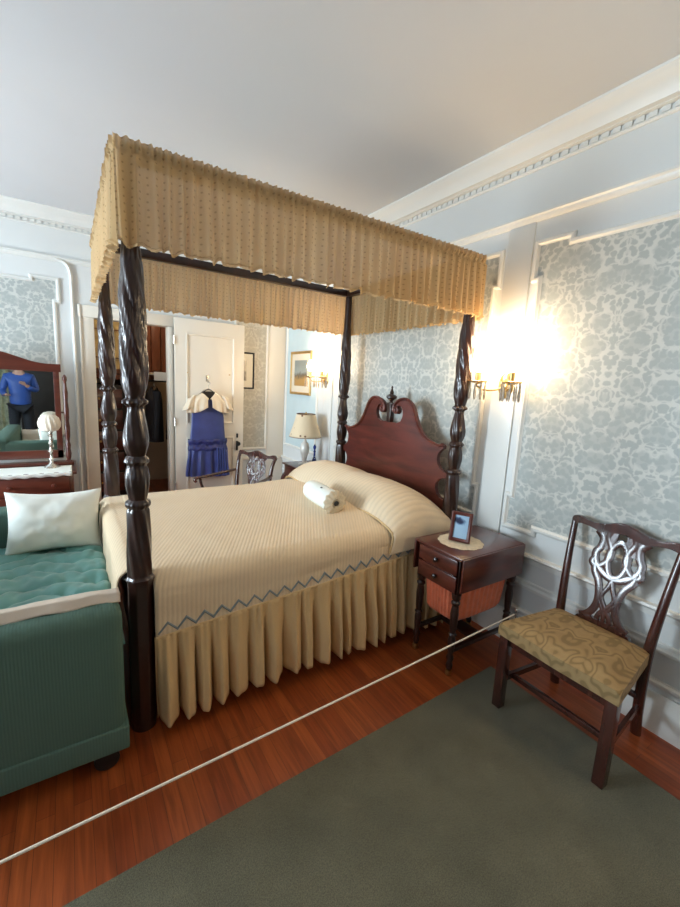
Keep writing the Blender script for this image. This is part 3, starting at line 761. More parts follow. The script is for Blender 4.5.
# ------------------------------------------------------------------ sewing table with drop leaves
ns = empty('sewing_table', (2.03, 1.56, 0), 'dark mahogany two drawer work table with drop leaves and coral bag beside the headboard', 'work table')
tx0, tx1, ty0, ty1 = 1.735, 2.27, 1.385, 1.72
b = B(); box(b, tx0-.015, tx1+.01, ty0-.01, ty1+.01, .705, .72, .004); obj('table_top', b, M['table_wood'], ns)
b = B(); box(b, tx0, tx1, ty0+.012, ty1-.012, .50, .705, .003); obj('case', b, M['table_wood'], ns)
for (yy, s) in ((ty0-.022, -1), (ty1+.012, 1)):
    b = B(); box(b, tx0-.01, tx1+.005, yy, yy+.012, .525, .718, .004); obj('drop_leaf', b, M['table_wood'], ns)
for (z0_, z1_) in ((.61, .695), (.508, .600)):
    b = B(); box(b, tx0-.010, tx0+.02, ty0+.022, ty1-.022, z0_, z1_, .004); d_ = obj('drawer', b, M['table_wood'], ns)
    b = B(); lathe(b, [(.007, 0), (.007, .010), (.014, .014), (.015, .022), (.006, .028)], seg=16, M=Matrix.Translation((tx0-.010, (ty0+ty1)/2, (z0_+z1_)/2)) @ Matrix.Rotation(-pi/2, 4, 'Y')); obj('knob', b, M['dark_wood'], d_)
lp = [(.013, .04), (.016, .06), (.012, .08), (.018, .11), (.012, .13), (.015, .17), (.017, .22), (.013, .245), (.019, .255), (.013, .265), (.016, .30), (.019, .38), (.015, .43), (.020, .44), (.020, .45), (.014, .46), (.020, .47), (.021, .50)]
for (xx, yy) in ((tx0+.02, ty0+.03), (tx0+.02, ty1-.03), (tx1-.02, ty0+.03), (tx1-.02, ty1-.03)):
    b = B(); lathe(b, [(q_[0]*1.25, q_[1]) for q_ in lp], xx, yy, 20); box(b, xx-.02, xx+.02, yy-.02, yy+.02, .49, .70, .002); lg = obj('leg', b, M['dark_wood'], ns)
    b = B(); lathe(b, [(.006, .05), (.008, .035), (.018, .034), (.020, .02), (.018, .004), (.01, 0)], xx, yy, 16); obj('caster', b, M['brass'], lg)
b = B()
for yy in (ty0+.03, ty1-.03): box(b, tx0+.02, tx1-.02, yy-.012, yy+.012, .14, .165, .004)
box(b, (tx0+tx1)/2-.05, (tx0+tx1)/2+.05, ty0+.03, ty1-.03, .142, .162, .006)
obj('stretcher', b, M['dark_wood'], ns)
b = B()
def fbag(u, v):
    a = 2*pi*u; c, s_ = cos(a), sin(a)
    q = 5; k = (abs(c)**q+abs(s_)**q)**(-1/q)
    hx, hy = lerp(.245, .225, v), lerp(.140, .125, v)
    if v > .8: sh = sqrt(max(0, 1-((v-.8)/.2)**2)); hx *= .55+.45*sh; hy *= .55+.45*sh
    pl = 1+.025*sin(a*38)*(1-.5*v)
    return Vector(((tx0+tx1)/2-.005+hx*k*c*pl, (ty0+ty1)/2+hy*k*s_*pl, .497-.215*v))
V = grid(b, 240, 14, fbag, closeu=True)
b.faces.new([r[-1] for r in V])
obj('fabric_bag', b, M['coral'], ns, ang=80)
# doily, photo frame
b = B()
lathe(b, [(.02, .7205), (.12, .7205), (.128, .7225), (.10, .7245), (.02, .7245)], 1.925, 1.565, 96, lambda a, z: 1+.05*abs(sin(a*6))+.01*sin(a*40))
tag(obj('lace_doily', b, M['lace'], base=(1.92, 1.575, .72)), 'round cream lace doily under the photo frame on the work table', 'doily')
# frame local: width along a, height b
FY = Vector((1.905, 1.56, .727)); ang = radians(-62)
def fr(a, bb, h):
    # a across, bb up, h forward; tilted back 12deg
    tl = radians(12); p = Vector((a, -h*cos(tl)+bb*sin(tl), bb*cos(tl)+h*sin(tl)))
    return FY + Matrix.Rotation(ang, 3, 'Z') @ (p*1.28)
pf = empty('photo_frame', FY, 'small mahogany photo frame with a bluish portrait photograph on the doily', 'photo frame')
b = B(); sweep(b, [(-.048, 0.0), (.048, 0.0), (.048, .138), (-.048, .138)], [(0, -.006), (0, .010), (.006, .013), (.016, .009), (.016, -.006)], fr, closed=True); obj('frame', b, M['red_wood'], pf)
def photo_mat():
    m, nt, bs = M_('blue toned portrait print')
    v = coords(nt, 'Generated'); 
    sb = N(nt, 'VectorMath', _operation='SUBTRACT'); nt.links.new(v, sb.inputs[0]); sb.inputs[1].default_value = (.45, .5, .74)
    sc = N(nt, 'VectorMath', _operation='MULTIPLY'); nt.links.new(sb.outputs[0], sc.inputs[0]); sc.inputs[1].default_value = (2.6, 0, 4.2)
    ln = N(nt, 'VectorMath', _operation='LENGTH'); nt.links.new(sc.outputs[0], ln.inputs[0])
    n = N(nt, 'TexNoise', Scale=7, Detail=3); nt.links.new(v, n.inputs['Vector'])
    a = N(nt, 'Math', _operation='MULTIPLY_ADD'); nt.links.new(n.outputs[0], a.inputs[0]); a.inputs[1].default_value = .5; nt.links.new(ln.outputs['Value'], a.inputs[2])
    r = ramp(nt, a.outputs[0], [(.5, (.03, .04, .08)), (.7, (.06, .09, .18)), (.85, (.20, .32, .48)), (1, (.38, .56, .72))])
    nt.links.new(r.outputs[0], bs.inputs['Base Color']); bs.inputs['Roughness'].default_value = .12; return m
b = B(); prism(b, [(-.034, .014), (.034, .014), (.034, .124), (-.034, .124)], 0, .004, fr); obj('photograph', b, photo_mat(), pf, smooth=False)
b = B(); prism(b, [(-.045, .003), (.045, .003), (.045, .135), (-.045, .135)], -.010, -.006, fr); prism(b, [(-.02, .0), (.02, .0), (.012, .11), (-.012, .11)], -.05, -.046, lambda a, bb, h: fr(a, bb, h*(1-bb/.12)-.008)); obj('easel_back', b, M['black'], pf)

# ------------------------------------------------------------------ Chippendale chairs
def make_chair(name, loc, rot, label, cat, arms=False, seat=None, H=.975, W=.55, WB=.46, D=.43, group=None):
    """front of the seat faces local -X; origin under the seat centre"""
    root = empty(name, (0, 0, 0), label, cat, group)
    w = M['chair_wood']; xf, xb = -D/2, D/2
    b = B(); zs = .405
    def fs(u, v):
        x = lerp(xf-.008, xb-.01, u); hw = lerp(W/2+.005, WB/2-.01, u); y = lerp(-hw, hw, v)
        e = min(u, 1-u, v, 1-v)
        z = .46+.022*smooth01(e*6)+.004*sin(pi*v)
        sag = .010*(cos((v-.5)*2*pi)*.5+.5)*(1-u)
        return Vector((x, y, z-sag))
    V = grid(b, 20, 24, fs)
    rim = [V[i][0] for i in range(21)]+[V[20][j] for j in range(1, 25)]+[V[i][24] for i in range(19, -1, -1)]+[V[0][j] for j in range(23, 0, -1)]
    low = [b.verts.new((v.co.x, v.co.y, .395+.010*abs(v.co.y)/W)) for v in rim]
    n = len(rim)
    for i in range(n): b.faces.new((rim[i], rim[(i+1) % n], low[(i+1) % n], low[i]))
    b.faces.new(low)
    bmesh.ops.bevel(b, geom=[e for e in b.edges if (e.verts[0] in rim and e.verts[1] in rim)], offset=.012, segments=3, affect='EDGES')
    obj('seat', b, seat or M['seat'], root, ang=60)
    b = B(); s = .02
    prism(b, [(xf+.02, -W/2+.02), (xf+.02, W/2-.02), (xb-.02, WB/2-.02), (xb-.02, -WB/2+.02)], .35, .40, lambda a, bb, h: Vector((a, bb, h)))
    obj('seat_rail', b, w, root)
    for sy in (-1, 1):
        b = B(); yy = sy*(W/2-.025)
        for vv in box(b, xf, xf+.046, yy-.023, yy+.023, 0, .40, .003): pass
        obj('leg', b, w, root)
        # back leg + stile in one sweep
        b = B(); zt = H-.02
        pts = [(xb+.05, sy*(WB/2-.025), -.007 if not arms else 0), (xb+.02, sy*(WB/2-.025), .15), (xb, sy*(WB/2-.022), .35), (xb, sy*(WB/2-.020), .46), (xb+.015, sy*(WB/2-.012), .60), (xb+.045, sy*(WB/2), .78), (xb+.085, sy*(WB/2+.012), zt)]
        P = catmull(pts, 5)
        tube(b, P, lambda t_: lerp(.024, .017, smooth01((t_-.4)*1.6)), 4 if False else 12, sx=1.0, sy=.85)
        obj('back_post', b, w, root)
        b = B(); y1_ = sy*(W/2-.025); y2_ = sy*(WB/2-.025)
        prism(b, [(xf+.02, .14), (xb+.01, .14), (xb+.01, .17), (xf+.02, .17)], -.009, .009, lambda a, bb, h: Vector((a, lerp(y1_, y2_, (a-xf)/(xb-xf))+h, bb)))
        obj('stretcher', b, w, root)
    b = B(); xm = xf+.10; box(b, xm-.010, xm+.010, -W/2+.03, W/2-.03, .14, .166, .003); obj('stretcher', b, w, root)
    b = B(); box(b, xb-.012, xb+.012, -WB/2+.03, WB/2-.03, .20, .225, .003); obj('stretcher', b, w, root)
    z0_ = .47
    bx = lambda z: xb + .085*smooth01((z-.46)/(H-.46))*.9+.003
    mp = lambda a, bb, h: Vector((bx(z0_+bb)-h, a, z0_+bb))
    hh_ = H-z0_
    # crest rail
    b = B(); hw = WB/2+.012
    top = [(-hw-.012, hh_-.028), (-hw-.004, hh_-.006), (-hw+.03, hh_+.002), (-hw+.09, hh_-.012), (-hw+.15, hh_-.004), (0, hh_+.022), (hw-.15, hh_-.004), (hw-.09, hh_-.012), (hw-.03, hh_+.002), (hw+.004, hh_-.006), (hw+.012, hh_-.028)]
    bot = [(hw-.01, hh_-.044), (hw-.05, hh_-.036), (hw-.11, hh_-.045), (.10, hh_-.055), (0, hh_-.035), (-.10, hh_-.055), (-hw+.11, hh_-.045), (-hw+.05, hh_-.036), (-hw+.01, hh_-.044)]
    ct = catmull([Vector((a, c, 0)) for a, c in top], 4); cb_ = catmull([Vector((a, c, 0)) for a, c in bot], 4)
    prism(b, [(p.x, p.y) for p in ct+cb_], -.012, .014, mp)
    bmesh.ops.bevel(b, geom=[e for e in b.edges if e.calc_face_angle(0) > 1.2], offset=.005, segments=2, affect='EDGES')
    obj('crest_rail', b, w, root, ang=50)
    # pierced splat
    b = B(); pr2 = [(-.0145, -.006), (-.0145, .005), (0, .008), (.0145, .005), (.0145, -.006)]
    def band(pts, k=1.0, n=6, closed=False):
        P = catmull([Vector((a, c*hh_/.50, 0)) for a, c in pts], n, closed)
        sweep(b, [(p.x, p.y) for p in P], [(o*k, h) for o, h in pr2], mp, closed)
    for s in (-1, 1):
        band([(s*.115, .455), (s*.085, .42), (s*.088, .375), (s*.105, .34), (s*.095, .295), (s*.055, .255), (0, .235), (-s*.03, .25)], 1.25)
        band([(s*.05, .47), (s*.062, .43), (s*.04, .385), (s*.035, .34), (s*.055, .30), (s*.09, .275), (s*.112, .29), (s*.105, .312)], 1.1)
        band([(s*.095, .29), (s*.088, .25), (s*.062, .21), (s*.048, .165), (s*.042, .11), (s*.055, .06), (s*.08, .025), (s*.11, .008)], 1.2)
        band([(0, .235), (s*.012, .19), (s*.03, .14), (s*.008, .095), (-s*.004, .08), (-s*.024, .05), (-s*.03, .02)], .75)
        band([(s*.045, .13), (s*.02, .09), (s*.004, .06), (0, .02)], .6)
        prism(b, [(s*.02, .42), (s*.05, .37), (s*.075, .37), (s*.085, .42), (s*.13, .462), (s*.02, .475)] if s > 0 else [(s*.02, .475), (s*.13, .462), (s*.085, .42), (s*.075, .37), (s*.05, .37), (s*.02, .42)], -.005, .005, lambda a, bb, h: mp(a, bb*hh_/.50, h))
    band([(0, .42), (.034, .385), (.045, .325), (.03, .265), (0, .242), (-.03, .265), (-.045, .325), (-.034, .385)], 1.1, 5, True)
    prism(b, [(-.135, -.02), (.135, -.02), (.12, .005), (.06, .022), (-.06, .022), (-.12, .005)], -.014, .012, mp)
    obj('splat', b, w, root, ang=50)
    if arms:
        for sy in (-1, 1):
            b = B(); P = catmull([(xb+.03, sy*(WB/2+.0), .69), (xb-.08, sy*(WB/2+.035), .675), (xf+.12, sy*(W/2+.02), .66), (xf+.02, sy*(W/2+.03), .655), (xf-.015, sy*(W/2+.03), .64), (xf-.005, sy*(W/2+.03), .62)], 6)
            tube(b, P, .016, 12, sx=1.2, sy=.8)
            tube(b, catmull([(xf+.04, sy*(W/2+.025), .655), (xf+.06, sy*(W/2+.02), .57), (xf+.11, sy*(W/2), .47), (xf+.12, sy*(W/2-.01), .38)], 6), .013, 10)
            obj('armrest', b, w, root)
    root.location = loc; root.rotation_euler = (0, 0, rot)
    return root
make_chair('side_chair', (1.995, .867, .007), 0, 'mahogany side chair with pierced splat and gold damask seat near the right wall', 'chair')
make_chair('armchair', (1.30, 3.78, 0), radians(25), 'dark mahogany open armchair standing behind the bed in front of the cream door', 'armchair', arms=True, H=.885)

# ------------------------------------------------------------------ sofa
sofa = empty('sofa', (-.3, 2.4, 0), 'teal ribbed upholstered sofa with square arms at the foot of the bed', 'sofa')
SX0, SX1, SY0, SY1 = -.78, .135, 1.685, 3.20
def rbox(b, x0, x1, y0, y1, z0, z1, r):
    return box(b, x0, x1, y0, y1, z0, z1, r)
def soft(name, x0, x1, y0, y1, z0, z1, r, mat, parent, seg=4):
    b = B(); rr = bmesh.ops.create_cube(b, size=1)
    for v in rr['verts']: v.co = Vector(((x0+x1)/2+v.co.x*(x1-x0), (y0+y1)/2+v.co.y*(y1-y0), (z0+z1)/2+v.co.z*(z1-z0)))
    bmesh.ops.bevel(b, geom=list(b.edges), offset=r, segments=seg, profile=.5, affect='EDGES')
    return obj(name, b, mat, parent, ang=60)
soft('armrest', SX0+.1, SX1, SY0, SY0+.15, .12, .705, .05, M['sofa'], sofa)
soft('armrest', SX0+.1, SX1, SY1-.14, SY1, .12, .76, .035, M['sofa'], sofa)
soft('backrest', SX0, SX0+.17, SY0, SY1, .12, .80, .04, M['sofa'], sofa)
soft('seat_base', SX0+.1, SX1-.005, SY0+.14, SY1-.12, .12, .36, .02, M['sofa'], sofa)
soft('seat_cushion', SX0+.16, SX1, SY0+.15, SY1-.14, .355, .485, .035, M['sofa'], sofa)
soft('skirt_band', SX0+.05, SX1+.008, SY0-.008, SY1+.008, .085, .19, .008, M['sofa'], sofa)
for (xx, yy) in ((SX1-.075, SY0+.03), (SX0+.15, SY0+.03), (SX1-.085, SY1-.06), (SX0+.15, SY1-.06)):
    b = B(); lathe(b, [(.04, -.018), (.046, -.014), (.046, .014), (.04, .018)], seg=24, M=Matrix.Translation((xx, yy, .0465)) @ Matrix.Rotation(pi/2, 4, 'X'))
    box(b, xx-.028, xx+.028, yy-.012, yy+.012, .06, .10, .004); cs = obj('caster', b, M['dark_metal'], sofa)
# quilt on the seat
b = B()
def fq(u, v):
    x = lerp(SX0+.17, SX1+.006, u); y = lerp(SY0+.155, SY1-.145, v)
    wv = abs(sin(y*21+.9*sin(x*9)+2.2*nz(x*4, y*4)))
    z = .50+.022*wv**.6+.010*nz(x*14, y*9)+.012*nz(x*22, y*16)+.008*abs(sin(x*13+y*5))
    if u > .95: z -= .06*((u-.95)/.05)**2
    return Vector((x, y, z))
V = grid(b, 80, 120, fq)
q = tag(obj('seat_quilt', b, M['quilt'], base=(-.3, 2.4, .5), ang=80), 'rumpled teal satin quilt spread over the sofa seat', 'quilt'); solid(q, .012, 1)
# beige blanket draped over the near arm
b = B()
def fb(u, v):
    x = lerp(SX0+.18, SX1-.002, u)
    k = v; ztop = .748+.018*nz(x*5, 2)
    ztop -= .034; pts = [(SY0+.075, ztop-.008), (SY0+.10, ztop+.022), (SY0+.15, ztop+.016), (SY0+.185, .68), (SY0+.19, .60), (SY0+.27, .545), (SY0+.38, .545)]
    P = k*(len(pts)-1); i = min(int(P), len(pts)-2); f_ = P-i
    y = lerp(pts[i][0], pts[i+1][0], f_); z = lerp(pts[i][1], pts[i+1][1], f_)
    return Vector((x, y+.008*nz(x*9, v*3), z+.005*nz(x*12, v*5)))
grid(b, 50, 36, fb)
q = tag(obj('folded_blanket', b, M['beige_cloth'], base=(-.3, 1.8, .7), ang=80), 'beige blanket laid over the near sofa arm', 'blanket'); solid(q, .010, 1)
# pillow
def cushion(name, c, w, h, th, Mx, mat, label, base):
    b = B()
    def side(sg):
        def f(u, v):
            a, bb = 2*u-1, 2*v-1
            t_ = th*((1-a*a)**.5)*((1-bb*bb)**.5)*(1+.18*nz(a*2, bb*2, sg)+.07*nz(a*6, bb*5, sg))
            sx = w/2*a*(1-.08*(1-bb*bb)); sz = h/2*bb*(1-.13*(1-a*a))
            return Mx @ Vector((sx, sg*t_/2+.002*nz(a*9, bb*9), sz))
        return f
    grid(b, 30, 22, side(1)); grid(b, 30, 22, side(-1))
    bmesh.ops.remove_doubles(b, verts=b.verts, dist=.0015)
    return tag(obj(name, b, mat, base=base, ang=70), label, 'pillow')
cushion('bed_pillow', None, .49, .38, .19, Matrix.Translation((-.11, 2.945, .70)) @ Matrix.Rotation(radians(-14), 4, 'X') @ Matrix.Rotation(radians(2), 4, 'Y'), M['white_cloth'], 'white bed pillow leaning against the far arm of the teal sofa', (-.11, 2.95, .5))

# ------------------------------------------------------------------ dresser with mirror
dr = empty('dresser', (-.55, 4.5, 0), 'red mahogany dresser with swinging mirror against the back wall', 'dresser')
DW0, DW1, DD0, DD1, DZ = -1.16, -.005, 4.24, 4.78, .735
b = B(); box(b, DW0-.02, DW1+.025, DD0-.02, DD1, DZ-.025, DZ, .006); obj('dresser_top', b, M['dresser_wood'], dr)
b = B(); box(b, DW0, DW1, DD0, DD1-.01, .12, DZ-.025, .004); obj('body', b, M['dresser_wood'], dr)
for i, (z0_, z1_) in enumerate(((.55, .70), (.35, .53), (.15, .33))):
    for (xa, xb_) in (((DW0+.03, -.60), (-.57, DW1-.03)) if i == 0 else ((DW0+.03, DW1-.03),)):
        b = B(); box(b, xa, xb_, DD0-.014, DD0+.01, z0_, z1_, .008); d_ = obj('drawer', b, M['dresser_wood'], dr)
        for xx in (lerp(xa, xb_, .22), lerp(xa, xb_, .78)):
            b = B(); lathe(b, [(.008, 0), (.008, .012), (.018, .018), (.016, .03), (.004, .034)], seg=14, M=Matrix.Translation((xx, DD0-.014, (z0_+z1_)/2)) @ Matrix.Rotation(pi/2, 4, 'X')); obj('knob', b, M['dresser_wood'], d_)
for xx in (DW0+.05, DW1-.05):
    for yy in (DD0+.05, DD1-.06):
        b = B(); lathe(b, [(.02, 0), (.03, .03), (.035, .07), (.028, .12)], xx, yy, 16); obj('leg', b, M['dresser_wood'], dr)
MY = 4.60; mw0, mw1, mz0, mz1 = -1.12, -.075, .80, 1.60
mcx = (mw0+mw1)/2
mp = lambda a, bb, h: Vector((a, MY-h, bb))
topc = [(mw1+.015, 1.655), (mw1-.10, 1.655), (mw1-.20, 1.672), (mw1-.30, 1.705), (mw1-.40, 1.735), (mcx, 1.745)]
tc_ = [(p.x, p.y) for p in catmull([Vector((a, c, 0)) for a, c in topc], 5)]
full = tc_+[(2*mcx-a, c) for a, c in tc_[::-1][1:]]
b = B(); prism(b, full+[(2*mcx-mw1-.015, 1.585), (mw1+.015, 1.585)], 0, .03, mp)
box(b, mw1-.045, mw1, MY-.03, MY, mz0, 1.59, .003); box(b, mw0, mw0+.045, MY-.03, MY, mz0, 1.59, .003); box(b, mw0, mw1, MY-.03, MY, mz0, mz0+.075, .003)
mf = obj('mirror_frame', b, M['dresser_wood'], dr, ang=30)
b = B(); box(b, mw0+.04, mw1-.04, MY-.016, MY-.012, mz0+.07, 1.588); obj('mirror_glass', b, M['mirror'], mf, smooth=False)
for s, xx in ((1, mw1+.04), (-1, mw0-.04)):
    b = B(); lathe(b, [(.026, .735), (.026, .77), (.015, .78), (.020, .80), (.024, .84), (.018, .88), (.022, .92), (.014, .95), (.020, 1.0), (.023, 1.08), (.017, 1.14), (.020, 1.18), (.021, 1.25), (.016, 1.32), (.020, 1.40), (.013, 1.46), (.011, 1.50), (.018, 1.515), (.018, 1.54), (.006, 1.565)], xx, MY-.015, 20)
    tube(b, [(xx, MY-.015, 1.22), (mw1 if s > 0 else mw0, MY-.015, 1.22)], .008, 8); obj('mirror_post', b, M['dresser_wood'], dr)
b = B(); box(b, mw0-.08, mw1+.08, MY-.07, MY+.04, .735, .765, .006); obj('mirror_base', b, M['dresser_wood'], dr)
b = B()
def frun(u, v):
    x = lerp(DW0+.03, DW1-.01, u); y = lerp(DD0-.024, DD0+.26, v); z = DZ+.003
    e = min(u, 1-u)*30
    if v < .08: z = DZ+.003-.035*(1-v/.08)+.004*sin(x*60); y = DD0-.026
    return Vector((x, y, z+.003*abs(nz(x*6, y*6))))
grid(b, 80, 16, frun); q = tag(obj('dresser_runner', b, M['white_cloth'], base=(-.55, 4.4, DZ)), 'white lace edged runner cloth on the dresser top', 'runner cloth'); solid(q, .003, 1)
lamp = empty('candlestick_lamp', (-.165, 4.44, DZ), 'silver candlestick lamp with a puffy white shade on the dresser', 'lamp')
zz = DZ+.006
b = B(); lathe(b, [(.058, zz), (.055, zz+.012), (.035, zz+.025), (.016, zz+.04), (.012, zz+.06), (.020, zz+.075), (.011, zz+.09), (.010, zz+.13), (.019, zz+.145), (.010, zz+.16), (.009, zz+.20), (.018, zz+.215), (.009, zz+.23), (.009, zz+.275), (.02, zz+.29), (.008, zz+.30), (.006, zz+.36)], -.165, 4.44, 24); 
for a in range(3): box(b, -.165+.055*cos(a*2.09)-.012, -.165+.055*cos(a*2.09)+.012, 4.44+.055*sin(a*2.09)-.012, 4.44+.055*sin(a*2.09)+.012, zz-.002, zz+.012, .004)
obj('candlestick', b, M['silver'], lamp)
b = B(); lathe(b, [(.03, zz+.325), (.062, zz+.335), (.080, zz+.365), (.084, zz+.40), (.074, zz+.44), (.05, zz+.465), (.02, zz+.475)], -.165, 4.44, 72, lambda a, z: 1+.05*sin(a*14+z*30)); obj('lamp_shade', b, plain('frilled ivory shade', (.78, .70, .58), .8, .08, 30), lamp)

# ------------------------------------------------------------------ far nightstand, lamp, bottle
n2 = empty('nightstand', (2.15, 3.9, 0), 'mahogany nightstand with curved legs in the corner beyond the bed', 'nightstand')
nx0, nx1, ny0, ny1 = 1.975, 2.325, 3.72, 4.14
b = B(); box(b, nx0-.015, nx1, ny0-.015, ny1+.015, .70, .72, .006); obj('table_top', b, M['table_wood'], n2)
b = B(); box(b, nx0+.005, nx1-.01, ny0+.005, ny1-.005, .56, .70, .004); obj('case', b, M['table_wood'], n2)
b = B(); box(b, nx0-.006, nx0+.01, ny0+.03, ny1-.03, .58, .685, .004); d_ = obj('drawer', b, M['red_wood'], n2)
b = B(); lathe(b, [(.006, 0), (.006, .012), (.014, .016), (.006, .026)], seg=14, M=Matrix.Translation((nx0-.006, 3.93, .632)) @ Matrix.Rotation(-pi/2, 4, 'Y')); obj('knob', b, M['brass'], d_)
for xx, sx in ((nx0+.025, -1), (nx1-.03, 1)):
    for yy, sy in ((ny0+.025, -1), (ny1-.025, 1)):
        b = B(); tube(b, catmull([(xx, yy, .60), (xx+sx*.028*(sx < 0), yy+sy*.028, .52), (xx+sx*.012*(sx < 0), yy+sy*.012, .36), (xx, yy, .15), (xx+sx*.008*(sx < 0), yy+sy*.01, .05), (xx+sx*.022*(sx < 0), yy+sy*.02, .012)], 6), lambda t_: lerp(.030, .013, smooth01(t_*1.3)) + (.01*smooth01((t_-.9)*10)), 14); obj('leg', b, M['table_wood'], n2)
LX, LY = 2.13, 3.95
tl = empty('table_lamp', (LX, LY, .72), 'table lamp with a wide flower dotted parchment shade on the far nightstand', 'lamp')
b = B(); lathe(b, [(.055, .72), (.06, .735), (.03, .745), (.022, .76), (.028, .80), (.048, .86), (.050, .91), (.038, .955), (.02, .975), (.014, .99), (.012, 1.03)], LX, LY, 32, lambda a, z: 1+.05*abs(sin(a*5))); obj('lamp_base', b, M['marble'], tl)
b = B(); lathe(b, [(.006, .99), (.006, 1.27), (.012, 1.275), (.004, 1.30)], LX, LY, 12); obj('lamp_stem', b, M['brass'], tl)
b = B()
def fsh(u, v):
    a = 2*pi*u; r = lerp(.175, .10, v)+.004*sin(v*pi)*-1; return Vector((LX+r*cos(a), LY+r*sin(a), lerp(1.03, 1.275, v)))
grid(b, 64, 10, fsh, closeu=True); s_ = obj('lamp_shade', b, M['shade'], tl); solid(s_, .003)
b = B(); tube(b, [(LX+.10*cos(a*pi/16), LY+.10*sin(a*pi/16), 1.276) for a in range(32)], .004, 6, closed=True); obj('shade_trim', b, M['dresser_wood'], tl)
b = B(); tube(b, [(LX+.175*cos(a*pi/16), LY+.175*sin(a*pi/16), 1.03) for a in range(32)], .003, 6, closed=True); obj('shade_trim', b, M['dresser_wood'], tl)
bt = empty('decanter', (2.175, 3.81, .72), 'small cobalt blue glass decanter beside the table lamp', 'decanter')
b = B(); lathe(b, [(.030, .721), (.036, .73), (.034, .76), (.022, .80), (.011, .83), (.009, .88), (.014, .885), (.014, .893), (.008, .895)], 2.175, 3.81, 28); obj('bottle_body', b, M['blue_glass'], bt)
b = B(); lathe(b, [(.007, .895), (.007, .905), (.016, .925), (.017, .938), (.008, .955), (.002, .965)], 2.175, 3.81, 16); obj('stopper', b, M['blue_glass'], bt)

# ------------------------------------------------------------------ sconces
def sconce(yc, label, zc=1.66):
    r = empty('wall_sconce', (XR-.012, yc, zc), label, 'wall lamp', 'crystal wall sconces')
    xw = XR-.012
    b = B(); lathe(b, [(.05, 0), (.055, .006), (.045, .014), (.025, .018), (.02, .03), (.006, .034)], seg=28, M=Matrix.Translation((xw, yc, zc)) @ Matrix.Rotation(-pi/2, 4, 'Y') @ Matrix.Scale(1.5, 4, (1, 0, 0))); obj('wall_plate', b, M['brass'], r)
    for s in (-1, 1):
        cy = yc+s*.125; cx = xw-.13
        b = B(); tube(b, catmull([(xw-.02, yc, zc), (xw-.06, yc+s*.03, zc-.03), (xw-.11, yc+s*.08, zc-.035), (cx, cy, zc-.012), (cx, cy, zc+.01)], 7), .006, 10); obj('arm', b, M['brass'], r)
        b = B(); lathe(b, [(.008, zc+.0), (.02, zc+.006), (.056, zc+.014), (.060, zc+.02), (.056, zc+.022), (.018, zc+.014), (.014, zc+.02), (.017, zc+.05), (.016, zc+.075), (.006, zc+.076)], cx, cy, 28, lambda a, z: 1+(.05*sin(a*10) if z > zc+.013 and z < zc+.023 else 0)); cup = obj('candle_cup', b, M['brass'], r)
        for k in range(9):
            a = 2*pi*k/9+.2; x_, y_ = cx+.054*cos(a), cy+.054*sin(a)
            b = B(); lathe(b, [(.002, zc+.014), (.0055, zc+.008), (.002, zc+.001), (.0045, zc-.008), (.0075, zc-.07), (.005, zc-.090), (.001, zc-.10)], x_, y_, 6); obj('crystal_drop', b, M['crystal'], cup, ang=20)
        b = B(); lathe(b, [(.010, zc+.078), (.026, zc+.088), (.034, zc+.115), (.033, zc+.14), (.022, zc+.168), (.008, zc+.188), (.002, zc+.20)], cx, cy, 24); obj('bulb', b, M['bulb'], r)
        L = bpy.data.lights.new('bulb light', 'POINT'); L.energy = SC_E; L.color = (1, .71, .42); L.shadow_soft_size = .05
        l = bpy.data.objects.new('bulb_light', L); col.objects.link(l); l.location = (0-.13-.0, s*.125, .27); l.parent = r
    return r
SC_E = 5.2
sconce(1.68, 'crystal two arm wall sconce between the bed and the side chair, lit')
sconce(3.93, 'crystal two arm wall sconce above the far nightstand, lit')

SC_E = 11.0
s3 = sconce(-1.06, 'crystal two arm wall sconce at the near end of the wallpapered right wall, lit')
# ------------------------------------------------------------------ pictures
def framed(name, mp, y0, y1, z0, z1, fw, fm, mount, art, label, mw=.06, base=(0, 0, 0)):
    r = empty(name, base, label, 'picture')
    b = B(); sweep(b, [(y0, z0), (y1, z0), (y1, z1), (y0, z1)], [(0, .004), (0, .020), (fw*.4, .026), (fw, .016), (fw, .004)], mp, closed=True); obj('frame', b, fm, r)
    b = B(); prism(b, [(y0+fw*.8, z0+fw*.8), (y1-fw*.8, z0+fw*.8), (y1-fw*.8, z1-fw*.8), (y0+fw*.8, z1-fw*.8)], .005, .011, mp); obj('mount', b, mount, r, smooth=False)
    i = fw+mw; b = B(); prism(b, [(y0+i, z0+i), (y1-i, z0+i), (y1-i, z1-i), (y0+i, z1-i)], .0112, .0125, mp); obj('print', b, art, r, smooth=False)
framed('framed_picture', RW, 4.27, 4.80, 1.46, 1.975, .03, M['brass'], plain('cream mount', (.72, .64, .50), .7, .02), picture_mat('landscape print', (.30, .34, .32), (.42, .24, .07), (.12, .10, .07), 0), 'gilt framed landscape print with cream mount on the pale wall by the far sconce', .075, (XR, 4.53, 1.7))
framed('framed_print', BW, 1.66, 1.935, 1.495, 1.935, .018, M['black'], plain('ivory mount', (.76, .70, .58), .7, .02), picture_mat('dark engraving', (.3, .26, .2), (.15, .12, .09), (.08, .07, .05), 1), 'black framed print on beige wallpaper half behind the cream door', .08, (1.8, YB, 1.7))

